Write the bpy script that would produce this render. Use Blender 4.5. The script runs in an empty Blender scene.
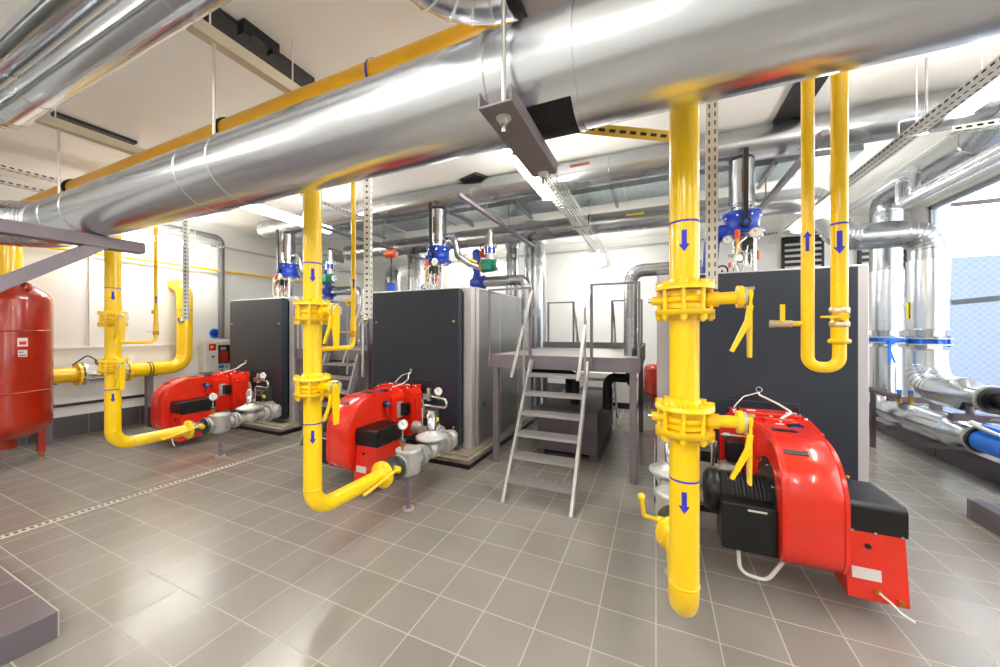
import bpy, math, random
from mathutils import Vector, Matrix
random.seed(4)
sc = bpy.context.scene
COL = sc.collection
PI = math.pi
# ------------------------------------------------------------------ camera, sky, exposure
cam_d = bpy.data.cameras.new('camera'); cam = bpy.data.objects.new('camera', cam_d); COL.objects.link(cam)
cam_d.sensor_width = 36.0; cam_d.lens = 12.78; cam_d.shift_y = -0.0025
cam_d.clip_start = 0.02; cam_d.clip_end = 200
cam.location = (0, 0, 1.6); cam.rotation_euler = (PI/2, 0, math.radians(23.72))
sc.camera = cam
w = bpy.data.worlds.new('world'); sc.world = w; w.use_nodes = True
bg = w.node_tree.nodes['Background']; bg.inputs[0].default_value = (0.92, 0.96, 1.0, 1); bg.inputs[1].default_value = 2.6
LAMP_STRENGTH = 27.5
sc.view_settings.view_transform = 'Standard'; sc.view_settings.look = 'None'
sc.view_settings.exposure = 1.03; sc.view_settings.gamma = 1.0
sc.view_settings.use_curve_mapping = False
CEIL = 3.72; XL = -8.15; XR = 4.1; YB = 8.6; YF = -3.2

# ------------------------------------------------------------------ materials
def s2l(c):
    return tuple((v/255/12.92 if v/255 <= .04045 else ((v/255+.055)/1.055)**2.4) for v in c)
MATS = {}
def mat(name, rgb, rough=.5, metal=0., var=.06, scale=6., bump=0., emit=0., coat=0., rvar=0., stretch=(1,1,1), alpha=1.):
    m = bpy.data.materials.new(name); m.use_nodes = True
    nt = m.node_tree; b = nt.nodes['Principled BSDF']
    c = s2l(rgb)
    tc = nt.nodes.new('ShaderNodeTexCoord'); mp = nt.nodes.new('ShaderNodeMapping')
    mp.inputs['Scale'].default_value = stretch
    nt.links.new(tc.outputs['Object'], mp.inputs[0])
    nz = nt.nodes.new('ShaderNodeTexNoise'); nz.inputs['Scale'].default_value = scale; nz.inputs['Detail'].default_value = 4
    nt.links.new(mp.outputs[0], nz.inputs[0])
    rp = nt.nodes.new('ShaderNodeValToRGB')
    rp.color_ramp.elements[0].position = .3; rp.color_ramp.elements[1].position = .7
    rp.color_ramp.elements[0].color = (*[max(0, v*(1-var)) for v in c], 1)
    rp.color_ramp.elements[1].color = (*[min(1, v*(1+var)) for v in c], 1)
    nt.links.new(nz.outputs[0], rp.inputs[0]); nt.links.new(rp.outputs[0], b.inputs['Base Color'])
    b.inputs['Roughness'].default_value = rough; b.inputs['Metallic'].default_value = metal
    if rvar:
        mr = nt.nodes.new('ShaderNodeMapRange'); mr.inputs[3].default_value = max(0, rough-rvar); mr.inputs[4].default_value = rough+rvar
        nt.links.new(nz.outputs[0], mr.inputs[0]); nt.links.new(mr.outputs[0], b.inputs['Roughness'])
    if bump:
        bp = nt.nodes.new('ShaderNodeBump'); bp.inputs['Strength'].default_value = bump; bp.inputs['Distance'].default_value = .01
        nt.links.new(nz.outputs[0], bp.inputs['Height']); nt.links.new(bp.outputs[0], b.inputs['Normal'])
    if emit:
        b.inputs['Emission Color'].default_value = (1.0, .985, .93, 1); b.inputs['Emission Strength'].default_value = emit
    if coat: b.inputs['Coat Weight'].default_value = coat; b.inputs['Coat Roughness'].default_value = .08
    MATS[name] = m
    return m
YEL = mat('yellow_paint', (255,208,0), .28, coat=.4, var=.02, scale=2)
YELM = mat('yellow_main_paint', (254,184,2), .32, var=.05)
RED = mat('red_enamel', (232,44,22), .22, coat=.6, var=.05)
TANK = mat('tank_red_enamel', (170,38,10), .22, coat=.5, var=.08)
BLUE = mat('blue_paint', (28,64,178), .35, var=.1)
BLUB = mat('bright_blue_paint', (20,120,235), .35, var=.1)
MARK = mat('blue_marking', (48,42,190), .5)
GRN = mat('green_paint', (10,120,92), .35)
ORG = mat('orange_paint', (220,78,20), .4)
DOOR = mat('anthracite_sheet', (42,50,62), .4, var=.05, scale=2)
CASE = mat('light_grey_sheet', (205,198,200), .35, .2, var=.03)
SIDE = mat('grey_side_sheet', (150,152,152), .3, .55, var=.06, scale=1.5, rvar=.06)
DUCT = mat('galvanised_duct', (214,217,222), .23, .97, var=.04, scale=2, rvar=.04, stretch=(.4,3,3))
DUCT2 = mat('dull_galvanised_duct', (176,179,182), .27, .97, var=.04, scale=1.2, rvar=.02)
DUCTD = mat('weathered_galvanised', (120,124,126), .34, .9, var=.14, scale=5, rvar=.08)
SPAN = mat('spangled_sheet', (200,212,216), .34, .85, var=.16, scale=16)
CHR = mat('bright_steel', (205,205,205), .2, .95, var=.04)
CAST = mat('cast_grey', (198,196,192), .42, .5, var=.1, scale=30, bump=.2)
STL = mat('primed_steel', (130,120,128), .5, .15, var=.07, scale=9)
PVC = mat('grey_pvc', (104,104,106), .45)
NICK = mat('nickel_brass', (226,205,165), .3, .8)
RACK = mat('rack_steel', (96,84,90), .5, .15)
DRAIN = mat('drain_steel', (214,208,192), .5)
STLS = mat('stair_steel', (172,168,168), .42, .45, var=.08, scale=9)
STRUT = mat('zinc_strut', (222,220,216), .45, .35, var=.06)
BLK = mat('black_plastic', (16,16,18), .4, var=.12)
BLK2 = mat('black_rubber', (18,18,19), .7, var=.2, scale=12, bump=.3)
BOX = mat('charcoal_cabinet', (92,86,92), .5, .1, var=.08, scale=4)
WHITE = mat('white_plastic', (232,230,224), .4, var=.02)
LABEL = mat('label_paper', (225,220,215), .5, var=.03)
BRASS = mat('brass', (200,150,60), .3, .9)
WALL = mat('white_plaster', (228,228,225), .8, var=.02, scale=2)
CEILM = mat('ceiling_plaster', (242,240,235), .85, var=.02, scale=2)
BEIGE = mat('beige_channel', (200,190,165), .6, var=.05)
CONC = mat('concrete', (168,158,140), .75, var=.12, scale=9, bump=.3)
LAMP = mat('lamp_diffuser', (250,250,245), .4, emit=LAMP_STRENGTH, var=.0)
STREAK = mat('tag_rust', (110,66,30), .6)
YTAG = mat('yellow_tag', (235,215,30), .5)
YST = mat('faded_yellow_zinc', (226,190,80), .5, .1)
FRAME = mat('window_frame_grey', (150,155,166), .4, .3)
HUNG = mat('worn_black_tape', (40,38,38), .75, var=.3, scale=14, bump=.4)
COPING = mat('dark_beam', (84,60,60), .6)

def tile_mat(name, tile, grout, offs=(0,0,0), rot=None, rough=.24, size=.3, mortar=.0055):
    m = bpy.data.materials.new(name); m.use_nodes = True
    nt = m.node_tree; b = nt.nodes['Principled BSDF']
    tc = nt.nodes.new('ShaderNodeTexCoord'); geo = nt.nodes.new('ShaderNodeNewGeometry')
    mp = nt.nodes.new('ShaderNodeMapping'); mp.inputs['Location'].default_value = offs
    if rot: mp.inputs['Rotation'].default_value = rot
    nt.links.new(geo.outputs['Position'], mp.inputs[0])
    br = nt.nodes.new('ShaderNodeTexBrick'); br.offset = 0; br.squash = 1
    br.inputs['Scale'].default_value = 1; br.inputs['Brick Width'].default_value = size; br.inputs['Row Height'].default_value = size
    br.inputs['Mortar Size'].default_value = mortar/2*1.2; br.inputs['Mortar Smooth'].default_value = .1; br.inputs['Bias'].default_value = 0
    t = s2l(tile); br.inputs['Color1'].default_value = (*[v*.93 for v in t], 1); br.inputs['Color2'].default_value = (*[v*1.07 for v in t], 1)
    br.inputs['Mortar'].default_value = (*s2l(grout), 1)
    nt.links.new(mp.outputs[0], br.inputs[0])
    nz = nt.nodes.new('ShaderNodeTexNoise'); nz.inputs['Scale'].default_value = 3; nz.inputs['Detail'].default_value = 5
    nt.links.new(geo.outputs['Position'], nz.inputs[0])
    mx = nt.nodes.new('ShaderNodeMixRGB'); mx.blend_type = 'MULTIPLY'; mx.inputs[0].default_value = .25
    nt.links.new(br.outputs['Color'], mx.inputs[1]); nt.links.new(nz.outputs[0], mx.inputs[2]); nt.links.new(mx.outputs[0], b.inputs['Base Color'])
    mr = nt.nodes.new('ShaderNodeMapRange'); mr.inputs[3].default_value = rough; mr.inputs[4].default_value = .7
    nt.links.new(br.outputs['Fac'], mr.inputs[0]); nt.links.new(mr.outputs[0], b.inputs['Roughness'])
    bp = nt.nodes.new('ShaderNodeBump'); bp.inputs['Strength'].default_value = .35; bp.inputs['Distance'].default_value = .002; bp.invert = True
    nt.links.new(br.outputs['Fac'], bp.inputs['Height']); nt.links.new(bp.outputs[0], b.inputs['Normal'])
    return m
FLOOR = tile_mat('floor_tiles', (146,140,132), (186,178,162), (0.0, -0.02, 0))
SKIRT = tile_mat('skirting_tiles', (98,94,96), (170,165,155), (0, -.1, 0), size=.6, rough=.3)
STEPM = tile_mat('step_tiles', (112,104,110), (200,190,175), (0.15, .13, .16), rough=.3)
def glass_mat():
    m = bpy.data.materials.new('window_glass'); m.use_nodes = True
    b = m.node_tree.nodes['Principled BSDF']
    b.inputs['Transmission Weight'].default_value = 1; b.inputs['Roughness'].default_value = 0.0
    b.inputs['IOR'].default_value = 1.03; b.inputs['Base Color'].default_value = (.97,.99,1,1)
    return m
GLASS = glass_mat()
def facade_mat():
    m = bpy.data.materials.new('mesh_facade'); m.use_nodes = True
    nt = m.node_tree; b = nt.nodes['Principled BSDF']
    geo = nt.nodes.new('ShaderNodeNewGeometry')
    mp = nt.nodes.new('ShaderNodeMapping'); mp.inputs['Rotation'].default_value = (PI/2, 0, math.radians(45))
    nt.links.new(geo.outputs['Position'], mp.inputs[0])
    br = nt.nodes.new('ShaderNodeTexBrick'); br.offset = 0
    br.inputs['Scale'].default_value = 1; br.inputs['Brick Width'].default_value = .12; br.inputs['Row Height'].default_value = .12
    br.inputs['Mortar Size'].default_value = .014
    br.inputs['Color1'].default_value = (*s2l((108,120,142)),1); br.inputs['Color2'].default_value = (*s2l((112,124,145)),1)
    br.inputs['Mortar'].default_value = (*s2l((120,131,150)),1)
    nt.links.new(mp.outputs[0], br.inputs[0]); nt.links.new(br.outputs[0], b.inputs['Base Color'])
    b.inputs['Roughness'].default_value = .8
    return m
FACADE = facade_mat()

# ------------------------------------------------------------------ mesh builder
def V(*a): return Vector(a)
def frame_of(d):
    d = d.normalized()
    a = V(0,0,1) if abs(d.z) < .92 else V(0,1,0)
    u = d.cross(a).normalized(); v = u.cross(d).normalized()
    return u, v
def worldloc(o):
    p = V(0,0,0)
    while o: p = p + o.location; o = o.parent
    return p
class MB:
    def __init__(s, m=None):
        s.v = []; s.f = []; s.mi = []; s.sm = []; s.mats = []; s.cur = 0
        if m: s.m(m)
    def m(s, m):
        if m not in s.mats: s.mats.append(m)
        s.cur = s.mats.index(m); return s
    def add(s, vs, fs, sm=False):
        b = len(s.v); s.v += [tuple(q) for q in vs]
        for i, f in enumerate(fs):
            s.f.append([b+k for k in f]); s.mi.append(s.cur); s.sm.append(sm if isinstance(sm, bool) else sm[i])
        return s
    def box(s, x0, x1, y0, y1, z0, z1):
        if x0 > x1: x0, x1 = x1, x0
        if y0 > y1: y0, y1 = y1, y0
        if z0 > z1: z0, z1 = z1, z0
        vs = [(x,y,z) for z in (z0,z1) for y in (y0,y1) for x in (x0,x1)]
        return s.add(vs, [(0,2,3,1),(4,5,7,6),(0,1,5,4),(2,6,7,3),(0,4,6,2),(1,3,7,5)])
    def bar(s, p0, p1, w_, h_, up=None):
        p0 = V(*p0); p1 = V(*p1); d = (p1-p0).normalized()
        up = V(*up) if up else (V(0,0,1) if abs(d.z) < .95 else V(0,1,0))
        u = d.cross(up).normalized(); v = u.cross(d).normalized()
        vs = [p + u*a*w_/2 + v*b*h_/2 for p in (p0,p1) for b in (-1,1) for a in (-1,1)]
        return s.add(vs, [(0,2,3,1),(4,5,7,6),(0,1,5,4),(2,6,7,3),(0,4,6,2),(1,3,7,5)])
    def cyl(s, p0, p1, r0, r1=None, n=24, caps=True):
        p0 = V(*p0); p1 = V(*p1); r1 = r0 if r1 is None else r1
        u, v = frame_of(p1-p0)
        vs = []
        for p, r in ((p0,r0),(p1,r1)):
            for i in range(n):
                a = 2*PI*i/n; vs.append(p + u*math.cos(a)*r + v*math.sin(a)*r)
        fs = [(i, (i+1)%n, n+(i+1)%n, n+i) for i in range(n)]
        s.add(vs, fs, True)
        if caps:
            s.add(vs[:n], [tuple(range(n))[::-1]]); s.add(vs[n:], [tuple(range(n))])
        return s
    def ring(s, c, d, r, rr=.004, n=28):      # thin torus seam
        c = V(*c); u, v = frame_of(V(*d)); d = V(*d).normalized(); vs = []
        for i in range(n):
            a = 2*PI*i/n; e = u*math.cos(a)+v*math.sin(a)
            for k in range(5):
                b = 2*PI*k/5; vs.append(c + e*(r+rr*math.cos(b)) + d*rr*1.6*math.sin(b))
        fs = [(i*5+k, ((i+1)%n)*5+k, ((i+1)%n)*5+(k+1)%5, i*5+(k+1)%5) for i in range(n) for k in range(5)]
        return s.add(vs, fs, True)
    def lathe(s, base, axis, prof, n=32):     # prof: (radius, distance)
        base = V(*base); d = V(*axis).normalized(); u, v = frame_of(d); vs = []
        for (r, h) in prof:
            for i in range(n):
                a = 2*PI*i/n; vs.append(base + d*h + (u*math.cos(a)+v*math.sin(a))*max(r, 1e-5))
        fs = []
        for k in range(len(prof)-1):
            for i in range(n):
                fs.append((k*n+i, k*n+(i+1)%n, (k+1)*n+(i+1)%n, (k+1)*n+i))
        s.add(vs, fs, True)
        if prof[0][0] > 1e-4: s.add(vs[:n], [tuple(range(n))[::-1]])
        if prof[-1][0] > 1e-4: s.add(vs[-n:], [tuple(range(n))])
        return s
    def tube(s, pts, r, R=None, n=20, arc=8, seams=False, caps=True, radii=None):
        P = [V(*p) for p in pts]
        R = r*1.6 if R is None else R
        out = [(P[0])]; bends = []
        for i in range(1, len(P)-1):
            a = (P[i-1]-P[i]); b = (P[i+1]-P[i]); la, lb = a.length, b.length; a.normalize(); b.normalize()
            ang = a.angle(b)
            if ang > PI-.02: out.append(P[i]); continue
            t = min(R/math.tan(ang/2), la*.49 if i > 1 else la*.98, lb*.49 if i < len(P)-2 else lb*.98)
            Rr = t*math.tan(ang/2)
            bis = (a+b).normalized(); c = P[i] + bis*(Rr/math.sin(ang/2))
            s0 = P[i]+a*t - c; s1 = P[i]+b*t - c
            tot = PI-ang; ax = s0.cross(s1).normalized()
            for k in range(arc+1):
                q = Matrix.Rotation(tot*k/arc, 3, ax) @ s0
                out.append(c+q); bends.append(len(out)-1)
        out.append(P[-1])
        vs = []; N = len(out)
        d = (out[1]-out[0]).normalized(); u, v = frame_of(d)
        dirs = []
        for i in range(N):
            if i == 0: t = out[1]-out[0]
            elif i == N-1: t = out[-1]-out[-2]
            else: t = (out[i]-out[i-1]).normalized() + (out[i+1]-out[i]).normalized()
            t.normalize(); u = (u - t*u.dot(t)).normalized(); v = t.cross(u).normalized(); dirs.append(t)
            for k in range(n):
                a = 2*PI*k/n; vs.append(out[i] + (u*math.cos(a)+v*math.sin(a))*r)
        fs = [(i*n+k, i*n+(k+1)%n, (i+1)*n+(k+1)%n, (i+1)*n+k) for i in range(N-1) for k in range(n)]
        s.add(vs, fs, True)
        if caps:
            s.add(vs[:n], [tuple(range(n))[::-1]]); s.add(vs[-n:], [tuple(range(n))])
        if seams:
            for i in bends: s.ring(out[i], dirs[i], r+.001, .0035, n)
        return s
    def prism(s, poly, axis, a0, a1, sm=False):  # poly in the other two axes, in order (x,y)/(x,z)/(y,z)
        def mk(p, a):
            return {'x': (a,p[0],p[1]), 'y': (p[0],a,p[1]), 'z': (p[0],p[1],a)}[axis]
        n = len(poly); vs = [mk(p,a0) for p in poly]+[mk(p,a1) for p in poly]
        s.add(vs, [(i,(i+1)%n,n+(i+1)%n,n+i) for i in range(n)], sm)
        return s.add(vs[:n], [tuple(range(n))[::-1]]).add(vs[n:], [tuple(range(n))])
    def sphere(s, c, r, n=16, sz=1.):
        prof = [(r*math.sin(PI*k/10), -r*sz*math.cos(PI*k/10)) for k in range(11)]
        return s.lathe(c, (0,0,1), prof, n)
    def build(s, name, parent=None, bevel=0, label=None):
        org = worldloc(parent) if parent else None
        if org is None:
            xs = [p[0] for p in s.v]; ys = [p[1] for p in s.v]; zs = [p[2] for p in s.v]
            org = V((min(xs)+max(xs))/2, (min(ys)+max(ys))/2, min(zs))
        me = bpy.data.meshes.new(name)
        me.from_pydata([(p[0]-org.x, p[1]-org.y, p[2]-org.z) for p in s.v], [], s.f)
        for m in s.mats: me.materials.append(m)
        for i, p in enumerate(me.polygons): p.material_index = s.mi[i]; p.use_smooth = s.sm[i]
        import bmesh
        bm = bmesh.new(); bm.from_mesh(me); bmesh.ops.recalc_face_normals(bm, faces=bm.faces); bm.to_mesh(me); bm.free()
        me.update()
        o = bpy.data.objects.new(name, me); COL.objects.link(o)
        if parent: o.parent = parent
        else: o.location = org
        if bevel:
            b = o.modifiers.new('bevel', 'BEVEL'); b.width = bevel; b.segments = 2; b.limit_method = 'ANGLE'; b.angle_limit = math.radians(50)
        if label: o['label'] = label
        return o
def tag(o, label, cat, group=None, kind=None):
    o['label'] = label; o['category'] = cat
    if group: o['group'] = group
    if kind: o['kind'] = kind
    return o
def thing(name, loc, label, cat, group=None):
    o = bpy.data.objects.new(name, None); o.empty_display_size = .1; COL.objects.link(o); o.location = loc
    return tag(o, label, cat, group)
def struct(name, mb):
    o = mb.build(name); o['kind'] = 'structure'; return o
def kids(o): return [c for c in COL.objects if c.parent == o]
def dup(o, loc, label=None, group=None, parent=None):
    c = o.copy(); COL.objects.link(c)
    if parent: c.parent = parent
    else:
        c.location = loc; c['label'] = label
        if group: c['group'] = group
    for k in kids(o): dup(k, None, parent=c)
    return c
def setparent(o, p): o.parent = p

# ------------------------------------------------------------------ room shell
T = .2
struct('floor', MB(FLOOR).box(XL-T, XR+T, YF-T, YB+T, -.1, 0))
struct('ceiling', MB(CEILM).box(XL-T, XR+T, YF-T, YB+T, CEIL, CEIL+.15))
struct('wall_left', MB(WALL).box(XL-T, XL, YF-T, YB+T, 0, CEIL))
struct('wall_back', MB(WALL).box(XL, XR, YB, YB+T, 0, CEIL))
struct('wall_front', MB(WALL).box(XL, XR, YF-T, YF, 0, CEIL))
wr = MB(WALL)
WZ0, WZ1 = .28, 3.66
wins = [(8.25, 5.75), (5.6, 3.1), (2.95, .5)]
wr.box(XR, XR+T, YF-T, YB+T, 0, WZ0).box(XR, XR+T, YF-T, YB+T, WZ1, CEIL)
ys = [YB+T] + [q for wq in wins for q in wq] + [YF-T]
for i in range(0, len(ys), 2): wr.box(XR, XR+T, ys[i+1], ys[i], WZ0, WZ1)
struct('wall_right', wr)
for i, (a, b) in enumerate(wins):
    f = MB(FRAME); t = .06; x0, x1 = XR+.04, XR+.11
    f.box(x0, x1, b, a, WZ0, WZ0+t).box(x0, x1, b, a, WZ1-t, WZ1).box(x0, x1, b, b+t, WZ0, WZ1).box(x0, x1, a-t, a, WZ0, WZ1)
    f.box(x0, x1, b, a, 2.0, 2.07)
    fo = struct('window_%d' % (i+1), f)
    MB(GLASS).box(XR+.07, XR+.078, b+t, a-t, WZ0+t, 2.0).box(XR+.07, XR+.078, b+t, a-t, 2.07, WZ1-t).build('pane', fo)
struct('baseboard_left', MB(SKIRT).box(XL, XL+.015, YF, YB, 0, .31))
struct('baseboard_back', MB(SKIRT).box(XL+.015, XR-.015, YB-.015, YB, 0, .31))
struct('baseboard_right', MB(SKIRT).box(XR-.015, XR, YF, YB-.015, 0, .27))
struct('trim_1', MB(CEILM).box(-5.93, -5.9, YF, YB, CEIL-.006, CEIL))
struct('trim_2', MB(CEILM).box(2.9, 2.93, YF, YB, CEIL-.006, CEIL))
# tiled steps
o = MB(STEPM).box(-5.2, -2.855, -1.6, .774, 0, .14).build('tiled_plinth', bevel=.004)
tag(o, 'low tiled plinth at the bottom left corner of the floor', 'plinth')
o = MB(STEPM).box(2.44, 3.12, 1.2, 4.40, 0, .17).build('tiled_plinth', bevel=.004)
tag(o, 'low dark tiled plinth in front of the pipes by the windows', 'plinth')
o = MB(BOX).box(3.25, XR-.02, .5, 8.0, 0, .16).build('pipe_kerb', bevel=.004)
tag(o, 'long tiled kerb under the pipes along the window wall', 'kerb')
# floor drain
d = thing('floor_drain', (-4.64, 1, 0), 'narrow slotted metal drain channel running across the floor tiles', 'drain')
MB(DRAIN).box(-4.675, -4.605, -2, 5.4, -.02, .006).build('channel', d)
g = MB(BLK)
y = -.5
while y < 5.35:
    g.box(-4.66, -4.62, y, y+.02, .005, .0075); y += .04
g.build('slots', d)['kind'] = 'stuff'

# outdoor
o = MB(FACADE).box(4.9, 40, 13.8, 14.2, -1, 3.6).build('facade'); tag(o, 'pale blue mesh clad building outside the window', 'building')
o = MB(CONC).box(XR+T, 45, -15, 13.8, -1.05, -.95).build('ground'); o['kind'] = 'structure'

# ------------------------------------------------------------------ boilers
BX = [.82, -2.93, -6.2]; BY = 3.94
def make_boiler():
    t = thing('boiler', (0,0,0), '', 'boiler')
    p = MB(CONC).box(-.93, .93, -.30, 2.40, .0, .085)
    p.m(BLK).box(-.96, .96, -.33, 2.43, 0, .055)
    p.m(CHR).box(-.965, .965, -.335, -.32, .055, .075).box(.95, .965, -.33, 2.43, .055, .075).box(-.965, -.95, -.33, 2.43, .055, .075)
    p.m(CONC).box(-.88, .88, -.22, 2.36, .085, .105).build('plinth', t)
    MB(SIDE).box(-.80, .80, .09, 2.35, .12, 2.15).build('body', t, .006)
    c = MB(CASE)
    for sx in (-1, 1): c.box(sx*.69, sx*.805, 0, .10, .105, 2.16)
    c.box(-.69, .69, 0, .10, 2.10, 2.16).box(-.69, .69, .02, .1, .105, .15)
    c.build('front_frame', t, .008)
    c = MB(CASE).box(-.81, .81, .10, 2.36, 2.152, 2.168)
    for sx in (-1, 1): c.box(sx*.80, sx*.812, .13, .2, .12, 2.15).box(sx*.80, sx*.806, .9, .91, .12, 2.15).box(sx*.80, sx*.806, 1.65, 1.66, .12, 2.15)
    c.build('edge_trim', t)
    dr = MB(DOOR).box(-.69, .69, -.12, -.02, .17, 2.13)
    dr.m(BLK).box(-.66, .66, -.02, .02, .2, 2.1)
    do = dr.build('door', t, .006)
    b = MB(BRASS)
    for sx in (-1, 1):
        for z in (1.72, .4): b.lathe((sx*.62, -.12, z), (0,-1,0), [(.016,0),(.016,.008),(.006,.012),(.006,.018),(0,.02)], 12)
    b.build('door_fasteners', do)
    MB(BLK).m(DOOR).box(-.31, .31, -.135, -.12, .34, .975).build('mounting_plate', t, .004)
    for sx in (-.6, .6):
        for yy in (.2, 1.9): MB(BLK).box(sx-.05, sx+.05, yy, yy+.1, .10, .12).build('foot', t)
    return t
b0 = make_boiler()
BL = ['large anthracite-fronted boiler on the right with the burner seen from behind',
      'middle anthracite-fronted boiler left of the steel stairs and platform',
      'furthest left anthracite-fronted boiler by the fire hose cabinet']
for i, x in enumerate(BX):
    if i == 0: b0.location = (x, BY, 0); b0['label'] = BL[0]; b0['group'] = 'boilers in a row'
    else: dup(b0, (x, BY, 0), BL[i], 'boilers in a row')

for k in kids(b0):
    if k.name.startswith('plinth'): k.scale.x = .87

# ------------------------------------------------------------------ burners (origin: boiler door face centre on floor; -y to the front)
def circ(cy, cz, r, a0, a1, n):
    return [(cy+r*math.cos(a0+(a1-a0)*i/n), cz+r*math.sin(a0+(a1-a0)*i/n)) for i in range(n+1)]
def make_burner():
    t = thing('burner', (0,0,0), '', 'burner')
    cy, cz, R = -.88, .575, .335
    # volute housing
    arcp = circ(cy, cz, R, math.radians(95), math.radians(300), 40)
    arcp = circ(cy, cz, R, math.radians(95), math.radians(180), 24) + circ(cy-R+.15, .33, .15, math.radians(182), math.radians(270), 14)
    poly = [(-.42, .90), (-.6, .915)] + arcp + [(-.60, .19), (-.48, .34), (-.42, .42)]
    h = MB(RED); n = len(poly); cols = []
    xs = [(-.143, .012), (-.13, 0), (.147, 0), (.16, .012)]
    c0 = (-.75, .6)
    vs = []
    for x, ins in xs:
        for (a, b) in poly:
            dx = a-c0[0]; dz = b-c0[1]; L = math.hypot(dx, dz); k = (L-ins)/L
            vs.append((x, c0[0]+dx*k, c0[1]+dz*k) if ins else (x, a, b))
    fs = []; sm = []
    for k in range(3):
        for i in range(n):
            fs.append((k*n+i, k*n+(i+1)%n, (k+1)*n+(i+1)%n, (k+1)*n+i)); sm.append(2 <= i < n-3)
    fs += [tuple(range(n))[::-1], tuple(range(3*n, 4*n))]; sm += [False, False]
    h.add(vs, fs, sm)
    # rim lips on both edges
    for x in (-.12, .15):
        for i in range(1, n-3):
            a, b = poly[i], poly[i+1]
            h.bar((x, a[0], a[1]), (x, b[0], b[1]), .006, .02, up=(1,0,0))
    ho = h.build('fan_housing', t)
    # top window slot, rim slot, sticker
    m = MB(BLK)
    m.box(-.09, .05, -.80, -.73, .895, .914).build('top_window', ho); m = MB(BLK)
    for (a, dz) in ((125, 0),):
        q = math.radians(a); p = V(0, cy+R*math.cos(q), cz+R*math.sin(q))
        m.bar((-.10, p.y, p.z), (.02, p.y, p.z), .03, .012, up=(0, math.cos(q), math.sin(q)))
    m.build('rim_slot', ho); m = MB(BLK)
    m.lathe((.16, -.62, .76), (1,0,0), [(.022,0),(.022,.008),(.012,.008),(.012,.003),(0,.003)], 16)
    m.build('sight_glass', ho); m = MB(BLK)
    m.lathe((-.13, -.62, .66), (-1,0,0), [(.02,0),(.02,.015),(0,.015)], 12)
    m.build('plug', ho)
    MB(LABEL).box(-.02, .03, -.60, -.57, .914, .9165).build('sticker', ho)
    # burner body between housing and boiler
    b = MB(RED)
    b.prism([(-.2, .36), (.2, .36), (.2, .84), (.12, .90), (-.12, .90), (-.2, .84)], 'y', -.62, -.38)
    b.prism([(-.29, .36), (.27, .36), (.30, .42), (.30, .85), (.24, .92), (-.24, .92), (-.30, .85), (-.30, .42)], 'y', -.40, -.20)
    b.box(-.24, .22, -.20, -.10, .38, .93)
    b.box(.29, .34, -.36, -.26, .5, .82).box(-.34, -.29, -.36, -.26, .5, .82)
    b.box(-.20, .20, -.36, -.24, .92, .945).box(-.06, .12, -.46, -.40, .895, .93)
    bo = b.build('burner_head', t, .008)
    q = MB(LABEL).box(-.2, -.1, -.402, -.4, .87, .89).box(.06, .16, -.402, -.4, .865, .9)
    q.box(.12, .19, -.30, -.27, .945, .948).box(-.14, -.08, -.30, -.27, .945, .948).build('stickers', bo)
    q = MB(BLK).box(.301, .306, -.33, -.30, .55, .75).box(.301, .306, -.27, -.24, .55, .75).box(-.306, -.301, -.33, -.30, .55, .75)
    q.build('vent_slots', bo)
    q = MB(CHR)
    for (x, y) in ((-.22,-.38),(.22,-.38),(-.22,-.22),(.22,-.22),(0,-.38)): q.lathe((x, y, .92), (0,0,1), [(.012,0),(.012,.012),(0,.014)], 8)
    q.build('bolts', bo)
    # combustion head into the door
    MB(BLK).cyl((0,-.1,.62), (0,-.0,.62), .24, n=32).m(CAST).cyl((0,-.12,.6), (0,-.095,.6), .27, n=32).build('blast_tube', t)
    # motor
    m = MB(BLK)
    mz = .47
    m.cyl((-.14, cy, mz), (-.42, cy, mz), .135, n=32)
    for k in range(11): m.ring((-.18-k*.022, cy, mz), (1,0,0), .137, .005, 28)
    m.lathe((-.42, cy, mz), (-1,0,0), [(.135,0),(.15,.01),(.15,.06),(.12,.09),(0,.09)], 32)
    m.cyl((-.118, cy, .52), (-.15, cy, .52), .225, n=36)
    mo = m.build('motor', t)
    MB(BLK).box(-.44, -.14, -1.13, -.90, .20, .50).build('motor_cover', mo, .012)
    MB(LABEL).box(-.30, -.20, -1.132, -1.13, .465, .477).build('sticker', mo)
    mb = MB(CHR)
    for k in range(8):
        a = 2*PI*k/8+.3; mb.cyl((-.15, cy+.2*math.cos(a), .52+.2*math.sin(a)), (-.162, cy+.2*math.cos(a), .52+.2*math.sin(a)), .009, n=8)
    mb.build('bolts', mo)
    MB(WHITE).tube([(-.34,-1.05,.22), (-.33,-1.06,.03), (-.18,-1.04,.0), (-.10,-1.02,.12), (-.05,-1.0,.24)], .012, .07, n=10).build('cable', mo)
    # control box with black lid
    def lid(z0, z1, g):
        return [(-1.12+g, z0), (-.72-g, z0), (-.72-g, z1), (-1.10+g, z1)]
    MB(RED).prism([(-1.155, .09), (-.74, .13), (-.72, .47), (-1.11, .47)], 'x', .172, .43).build('control_box', t, .008)
    k = MB(BLK).prism([(-1.125, .455), (-.71, .455), (-.71, .60), (-.735, .62), (-1.10, .62), (-1.125, .60)], 'x', .166, .437)
    ko = k.build('box_lid', t, .01)
    q = MB(CHR)
    for x in (.20, .30, .41): q.cyl((x, -1.125, .462), (x, -1.132, .462), .008, n=8)
    for y in (-1.05, -.9, -.77): q.cyl((.437, y, .468), (.445, y, .468), .008, n=8)
    q.build('screws', ko)
    MB(LABEL).prism([(-1.145,.2),(-1.141,.2),(-1.1335,.26),(-1.1375,.26)], 'x', .195, .32).build('rating_plate', t)
    q = MB(BLK).cyl((.27, -1.118, .38), (.27, -1.13, .38), .014, n=12).build('knob', t)
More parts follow.
